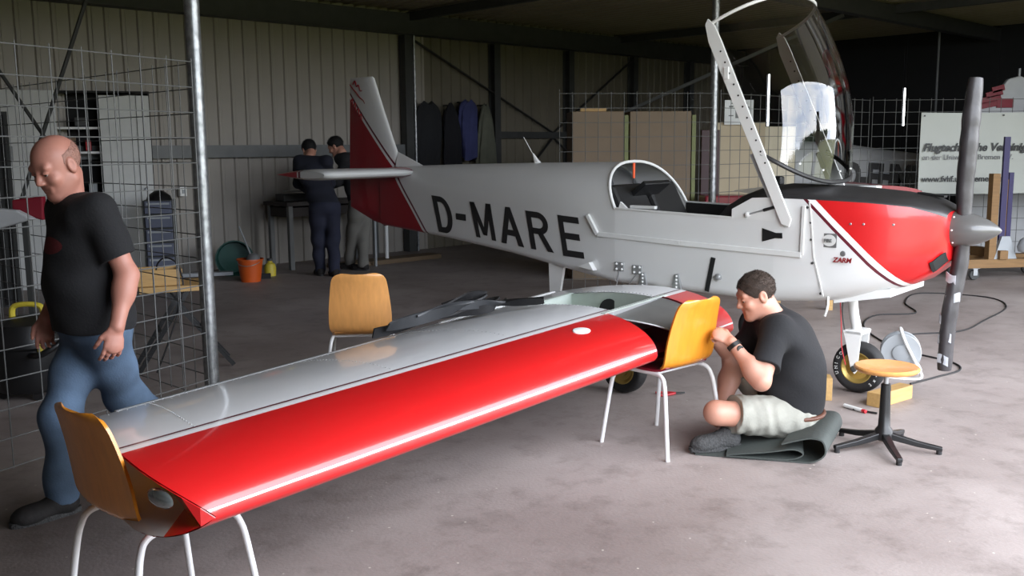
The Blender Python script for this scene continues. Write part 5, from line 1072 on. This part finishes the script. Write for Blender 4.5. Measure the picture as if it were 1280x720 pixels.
panel_unit('board', 'pale cream board standing behind the white canopy frame', 'board', (3.42, 12.35), (.40, .05, 1.80), mat('cream_board', '#c2b8a0', .6))
rb = MB().box((0, 0, .35), (.55, .4, .70)).build('crate_red', m_maroon, None, bevel=.02); rb.name = 'storage_box'; rb.location = (2.48, 11.15, .30); tag(rb, 'dark red storage box behind the cockpit by the slim post', 'box')
rb2 = MB().box((0, 0, .15), (.7, .5, .30)).build('pallet_block', m_wood, None); rb2.location = (2.48, 11.15, 0); tag(rb2, 'low timber platform under the dark red storage box', 'platform')
pb = thing('paper_notice', 'white printed notice sheet above the beige board', 'notice', (2.82, 12.03, 1.80), .05)
MB().box((0, 0, .17), (.36, .004, .30)).build('sheet', m_paper, pb)
for k, (x, z, w, h) in enumerate(((-.10, .24, .05, .02), (-.10, .13, .06, .012), (.0, .17, .09, .14), (.11, .22, .04, .04), (.11, .12, .05, .02), (0, .28, .2, .012))): MB().box((x, -.004, z), (w, .003, h)).build('printed_mark', m_inkg, pb)
ob = MB().box((0, 0, .02), (.30, .12, .04)).build('timber_offcut', m_wood, None); ob.location = (.97, 11.45, 1.97); tag(ob, 'short timber offcut lying on top of the left brown crate', 'wood block')
# ================================================================ CLOTHES ON THE WALL
def garment(label, t, top, bot, w0, w1, m, seed, lean=0., cat='jacket', off=.14):
    p = hp(t, off); T = thing('hanging_'+cat, label, cat, (p.x, p.y, 0), HROT, None); rings = []; nz_ = 18
    for j in range(nz_+1):
        f = j/nz_; z = lerp(top, bot, f); ww = lerp(w0, w1, f**.8)*(.35+.65*min(1, f*7)**.5); row = []
        for k in range(36):
            a = 2*PI*k/36; fold = 1+.13*math.sin(a*4+seed+f*2.5)*min(1, f*3)+.07*math.sin(a*9+f*9+seed)
            row.append((lean*f+.02*math.sin(f*5+seed)+ww/2*math.cos(a)*fold, -.02+.075*math.sin(a)*fold*min(1, .35+f*3), z+.03*math.sin(a*2+seed)))
        rings.append(row)
    MB().loft(rings).build('cloth', m, T, smooth=60); MB().rod((0, off-.02, top-.01), (0, -.03, top-.01), .012, 8).build('hook', m_steel, T); return T
garment('dark charcoal jacket hanging on the wall, leftmost of the garments', .62, 2.26, .75, .50, .42, mat('charcoal_cloth', '#232427', .95), 1)
garment('long black coat hanging on the wall between the charcoal and violet jackets', 1.06, 2.24, .80, .30, .40, mat('black_cloth', '#17171c', .95), 5, off=.20)
garment('violet blue jacket hanging on the wall', 1.36, 2.30, 1.40, .36, .30, m_blueprint, 3, off=.26)
garment('grey-green overalls hanging on the wall, rightmost of the garments', 1.78, 2.26, .55, .18, .52, m_greycoat, 9, .04, 'overalls', off=.20)
# ================================================================ BENCH AND THINGS AT THE LEFT WALL
BE = thing('workbench', 'low dark workbench against the wall in front of the two bending men', 'workbench', tuple(hp(-1.55, .55)), HROT)
MB().box((0, 0, .86), (1.5, .60, .05)).build('bench_top', mat('dark_wood', '#2a2320', .7), BE); MB().box((0, 0, .75), (1.4, .5, .12)).build('bench_apron', mat('dark_wood', '#2a2320', .7), BE)
for x in (-.68, .68):
    for y in (-.24, .24): MB().box((x, y, .42), (.06, .06, .84)).build('leg', m_girt, BE)
tb = thing('tool_box', 'dark open tool box on the bench left of the bending men', 'tool box', tuple(hp(-2.0, .50, .885)), HROT); MB().box((0, 0, .05), (.40, .22, .10)).build('box', m_blackplastic, tb, bevel=.01); MB().rod((-.15, -.02, .13), (.15, -.02, .13), .012, 8).build('handle', m_alu, tb)
wp = MB().box((0, 0, .35), (.03, .03, 1.42)).build('white_post', m_lightgrey); wp.location = tuple(hp(-1.25, 1.30, .36)); wp.rotation_euler.z = HROT; tag(wp, 'thin pale upright strip standing between the two bending men', 'post')
pk = MB().box((0, 0, .03), (1.75, .30, .06)).build('plank', m_board, None, bevel=.004); pk.location = tuple(hp(-.90, 1.06)); pk.rotation_euler.z = HROT; tag(pk, 'brown plank lying on the floor behind the feet of the bending men', 'plank')
ps = thing('support_stand', 'thin white stand below the tail by the wall', 'stand', (-1.735, 13.28, 0)); MB().rod((0, 0, .02), (0, 0, .64), .028, 12).build('tube', m_whitegloss, ps, smooth=True); MB().lathe([(.07, 0), (.06, .02), (.03, .03)], 14).build('base', m_steel, ps)
BK = thing('bucket', 'orange plastic bucket on the floor by the wall', 'bucket', (-3.14, 11.45, 0)); MB().lathe([(.115, 0), (.150, .26), (.162, .262), (.160, .275), (.148, .275), (.113, .01)], 28).build('pail', m_orangeplastic, BK, smooth=30)
MB().tube(smoothpath([(-.15, 0, .26), (-.10, -.13, .22), (0, -.165, .20), (.10, -.13, .22), (.15, 0, .26)]), .004, 6).build('bail_handle', m_alu, BK)
rg_ = thing('cleaning_rag', 'crumpled pale rag heaped in the orange bucket', 'rag', (-3.10, 11.45, .20)); MB().lathe([(.02, .0), (.09, .03), (.08, .09), (.05, .13), (.01, .14)], 9).build('cloth', m_inkg, rg_, smooth=60)
YC = thing('yellow_can', 'small yellow can on the floor right of the orange bucket', 'can', (-3.03, 11.95, 0)); MB().lathe([(.07, 0), (.075, .10), (.06, .15), (.03, .17), (.03, .20)], 18).build('can', m_yellow, YC, smooth=30); MB().lathe([(.035, .19), (.035, .22)], 12).build('cap', m_steel, YC)
GB = thing('green_tub', 'dark green plastic tub turned on its side behind the orange bucket', 'tub', (-3.50, 12.05, 0), .3); MB().lathe([(.20, -.10), (.235, .10), (.22, .10), (.19, -.08)], 24, Matrix.Translation((0, 0, .215)) @ Matrix.Rotation(PI/2, 4, 'X')).build('tub', m_green, GB, smooth=30)
BR = thing('broom', 'broom with thin handle leaning behind the orange bucket', 'broom', (-3.13, 11.72, 0)); MB().rod((.03, -.05, .05), (-.27, .25, .62), .011, 8).build('handle', m_lightgrey, BR); MB().box((.03, -.05, .03), (.28, .06, .06), Matrix.Rotation(.4, 3, 'Z')).build('brush_head', m_dark, BR)
pw = MB().box((0, 0, .02), (.65, .14, .04)).build('pale_plank', m_lightgrey, None); pw.location = (-3.72, 11.55, .06); pw.rotation_euler.z = .3; tag(pw, 'pale plank on the floor left of the orange bucket', 'plank')
pw2 = MB().box((0, 0, .03), (.10, .14, .06)).build('packing_block', m_wood, None); pw2.location = (-3.72, 11.55, 0); pw2.rotation_euler.z = .3; tag(pw2, 'short wood block under the pale plank', 'wood block')
# cabinet with open middle
CB = thing('metal_cabinet', 'tall grey metal cabinet with open dark middle behind the wire cage', 'cabinet', (-4.97, 11.12, 0), .385)
cw, ch_ = 1.62, 2.25
MB().box((0, .36, ch_/2), (cw, .02, ch_)).box((-cw/2+.01, .18, ch_/2), (.02, .36, ch_)).box((cw/2-.01, .18, ch_/2), (.02, .36, ch_)).box((0, .18, ch_-.01), (cw, .36, .02)).box((0, .18, .05), (cw, .36, .10)).build('carcass', m_dark, CB)
MB().box((-.50, -.01, ch_/2), (.62, .025, ch_)).build('door', m_cab, CB, bevel=.004); d_ = MB().box((.53, -.01, ch_/2-.02), (.54, .025, ch_-.06)).build('door', m_cab, CB, bevel=.004)
MB().lathe([(.02, 0), (.022, .02), (.012, .04)], 12, Matrix.Translation((.72, -.02, 1.12)) @ Matrix.Rotation(PI/2, 4, 'X')).build('handle', m_alu, d_, smooth=True); MB().box((.66, -.026, ch_/2), (.006, .006, ch_-.1)).build('door_seam', m_steel, d_)
for z in (1.83, 1.55, 1.05, .6): MB().box((.04, .20, z), (.50, .30, .025)).build('shelf', m_whitegloss, CB)
for i, (x, z, w, h, m_) in enumerate(((-.05, 1.5725, .08, .16, m_board), (.12, 1.5725, .06, .12, m_redp), (.05, 1.8525, .12, .10, m_steel), (-.08, 1.0725, .10, .18, m_board), (.14, 1.0725, .09, .12, m_lightgrey))):
    p = CB.matrix_basis @ Vector((x, .16, z)); q = MB().box((0, 0, h/2), (w, .1, h)).build('storage_tin', m_, None, bevel=.006); q.location = (CB.location+Matrix.Rotation(.385, 3, 'Z') @ Vector((x, .16, z))); q.rotation_euler.z = .385
    tag(q, ['brown box on the second shelf of the grey cabinet', 'red tin on the second shelf of the grey cabinet', 'dark box on the top shelf of the grey cabinet', 'brown box on the third shelf of the grey cabinet', 'pale tin on the third shelf of the grey cabinet'][i], 'box')
# dark rack left of the cabinet
RK = thing('dark_rack', 'dark slatted rack at the left edge beside the grey cabinet', 'rack', (-5.35, 9.6, 0), .2)
MB().box((0, 0, .98), (.72, .04, 1.96)).build('back_board', m_steel, RK)
for k in range(9): MB().box((-.32+.08*k, -.03, .98), (.03, .03, 1.90)).build('slat', m_dark, RK)
# grey and maroon tail piece on a stand at the left
TP = thing('tail_plane', 'grey stabiliser with maroon tip held up behind the walking man', 'tail plane', (-3.33, 6.42, 0), 0)
MB().prism([(-.9, 0, 1.27), (.04, 0, 1.175), (.15, 0, 1.115), (-.9, 0, .84)], (0, -.035, 0), (0, .03, 0)).build('panel', m_plane2, TP, bevel=.012)
MB().prism([(-.02, 0, 1.24), (.19, 0, 1.265), (.18, 0, 1.10), (.05, 0, 1.14), (-.02, 0, 1.14)], (0, .035, 0), (0, .09, 0)).build('tip', m_maroon, TP, bevel=.01)
MB().bar((-.5, .05, 0), (-.5, .05, 1.10), .04, .04).bar((.05, .06, 0), (.05, .06, 1.14), .035, .035).build('stand', m_steel, TP)
# vacuum cleaner
VC = thing('vacuum_cleaner', 'black and yellow workshop vacuum cleaner inside the wire cage', 'vacuum cleaner', (-3.10, 6.06, 0))
MB().lathe([(.20, .06), (.22, .10), (.22, .38), (.235, .40)], 28).build('tank', m_blackplastic, VC, smooth=30); MB().lathe([(.24, .40), (.24, .46), (.20, .56), (.10, .60), (.01, .61)], 28).build('motor_head', m_blackplastic, VC, smooth=40)
MB().tube(smoothpath([(-.10, 0, .58), (-.08, 0, .68), (.08, 0, .68), (.10, 0, .58)]), .02, 8).build('handle', m_yellow, VC, smooth=True); MB().box((.15, -.17, .45), (.04, .03, .16), Matrix.Rotation(.7, 3, 'Z')).build('latch', m_yellow, VC)
MB().tube(smoothpath([(.10, -.20, .35), (.25, -.32, .40), (.40, -.15, .55), (.30, .15, .60), (.05, .20, .58)]), .022, 10).build('hose', m_blackplastic, VC, smooth=True)
for a in range(4): MB().lathe([(.03, -.012), (.03, .012)], 12, Matrix.Translation((.17*math.cos(a*PI/2+.6), .17*math.sin(a*PI/2+.6), .03)) @ Matrix.Rotation(PI/2, 4, 'X')).build('castor', m_rubber, VC)
VC.scale = (1, 1, .86)
# folding trestle with a wooden box
TR = thing('folding_trestle', 'black folding trestle behind the walking man carrying a wooden box', 'trestle', (-2.40, 6.84, 0), .4)
for y in (-.16, .16): MB().bar((-.30, y, .02), (.05, y, .58), .03, .03).bar((.34, y, .02), (-.10, y, .58), .03, .03).build('leg_frame', m_blackplastic, TR)
MB().box((-.02, 0, .60), (.50, .40, .04)).build('top_board', m_wood, TR); MB().rod((-.14, -.16, .28), (-.14, .16, .28), .012, 8).rod((.16, -.16, .28), (.16, .16, .28), .012, 8).build('stretcher', m_blackplastic, TR)
WB = thing('wooden_box', 'open wooden box on top of the black folding trestle', 'box', (-2.54, 6.79, .62), .4)
for d, c in (((.34, .015, .11), (0, -.12, .055)), ((.34, .015, .11), (0, .12, .055)), ((.015, .24, .11), (-.165, 0, .055)), ((.015, .24, .11), (.165, 0, .055)), ((.34, .24, .012), (0, 0, .006))): MB().box(c, d).build('panel', m_wood, WB)
lp = MB().tube(smoothpath([(.0, 0, .07), (.03, -.02, .15), (.10, -.04, .19), (.19, -.06, .13), (.22, -.10, -.06), (.15, -.2, -.35), (.05, -.22, -.60)], 6), .006, 8).build('power_lead', m_rubber, None, smooth=True); lp.location = (-2.54, 6.79, .62); tag(lp, 'black lead hanging out of the wooden box on the trestle', 'cable')
# stack of blue-grey drawers
DS = thing('drawer_stack', 'narrow stack of blue-grey plastic drawers behind the wire cage left of the thick post', 'drawer unit', (-3.93, 10.75, 0), .25)
MB().box((0, .02, .52), (.32, .30, 1.0)).build('frame', m_steel, DS)
for k in range(6): dr = MB().box((0, -.15, .17+.155*k), (.28, .04, .135)).build('drawer', m_crate, DS, bevel=.006); MB().box((0, -.175, .21+.155*k), (.24, .016, .02)).build('handle', m_lightgrey, dr)
MB().lathe([(.14, 0), (.12, .05), (.05, .10), (.01, .11)], 12, Matrix.Translation((0, 0, 1.02))).build('cover', m_blackplastic, DS, smooth=50)
for i, (dx, dy, m_, nm, lb) in enumerate(((-3.55, 10.9, m_redp, 'red_bottle', 'small red bottle on the floor right of the drawer stack'), (-3.68, 10.95, m_yellow, 'yellow_tube', 'small yellow tube on the floor beside the red bottle'))):
    b_ = thing(nm, lb, 'bottle', (dx, dy, .035), .4*i); MB().rod((-.07, 0, 0), (.05, 0, 0), .034, 12).build('body', m_, b_, smooth=True); MB().rod((.05, 0, 0), (.09, 0, 0), .014, 10).build('cap', m_whitegloss, b_, smooth=True)
sw = thing('wall_socket', 'small white switch box on the wall behind the thick post', 'switch', tuple(hp(-3.35, .10, 1.05)), HROT); MB().box((0, 0, 0), (.09, .06, .12)).build('housing', m_whitegloss, sw, bevel=.006); MB().box((0, -.035, 0), (.04, .012, .05)).build('rocker', m_lightgrey, sw)
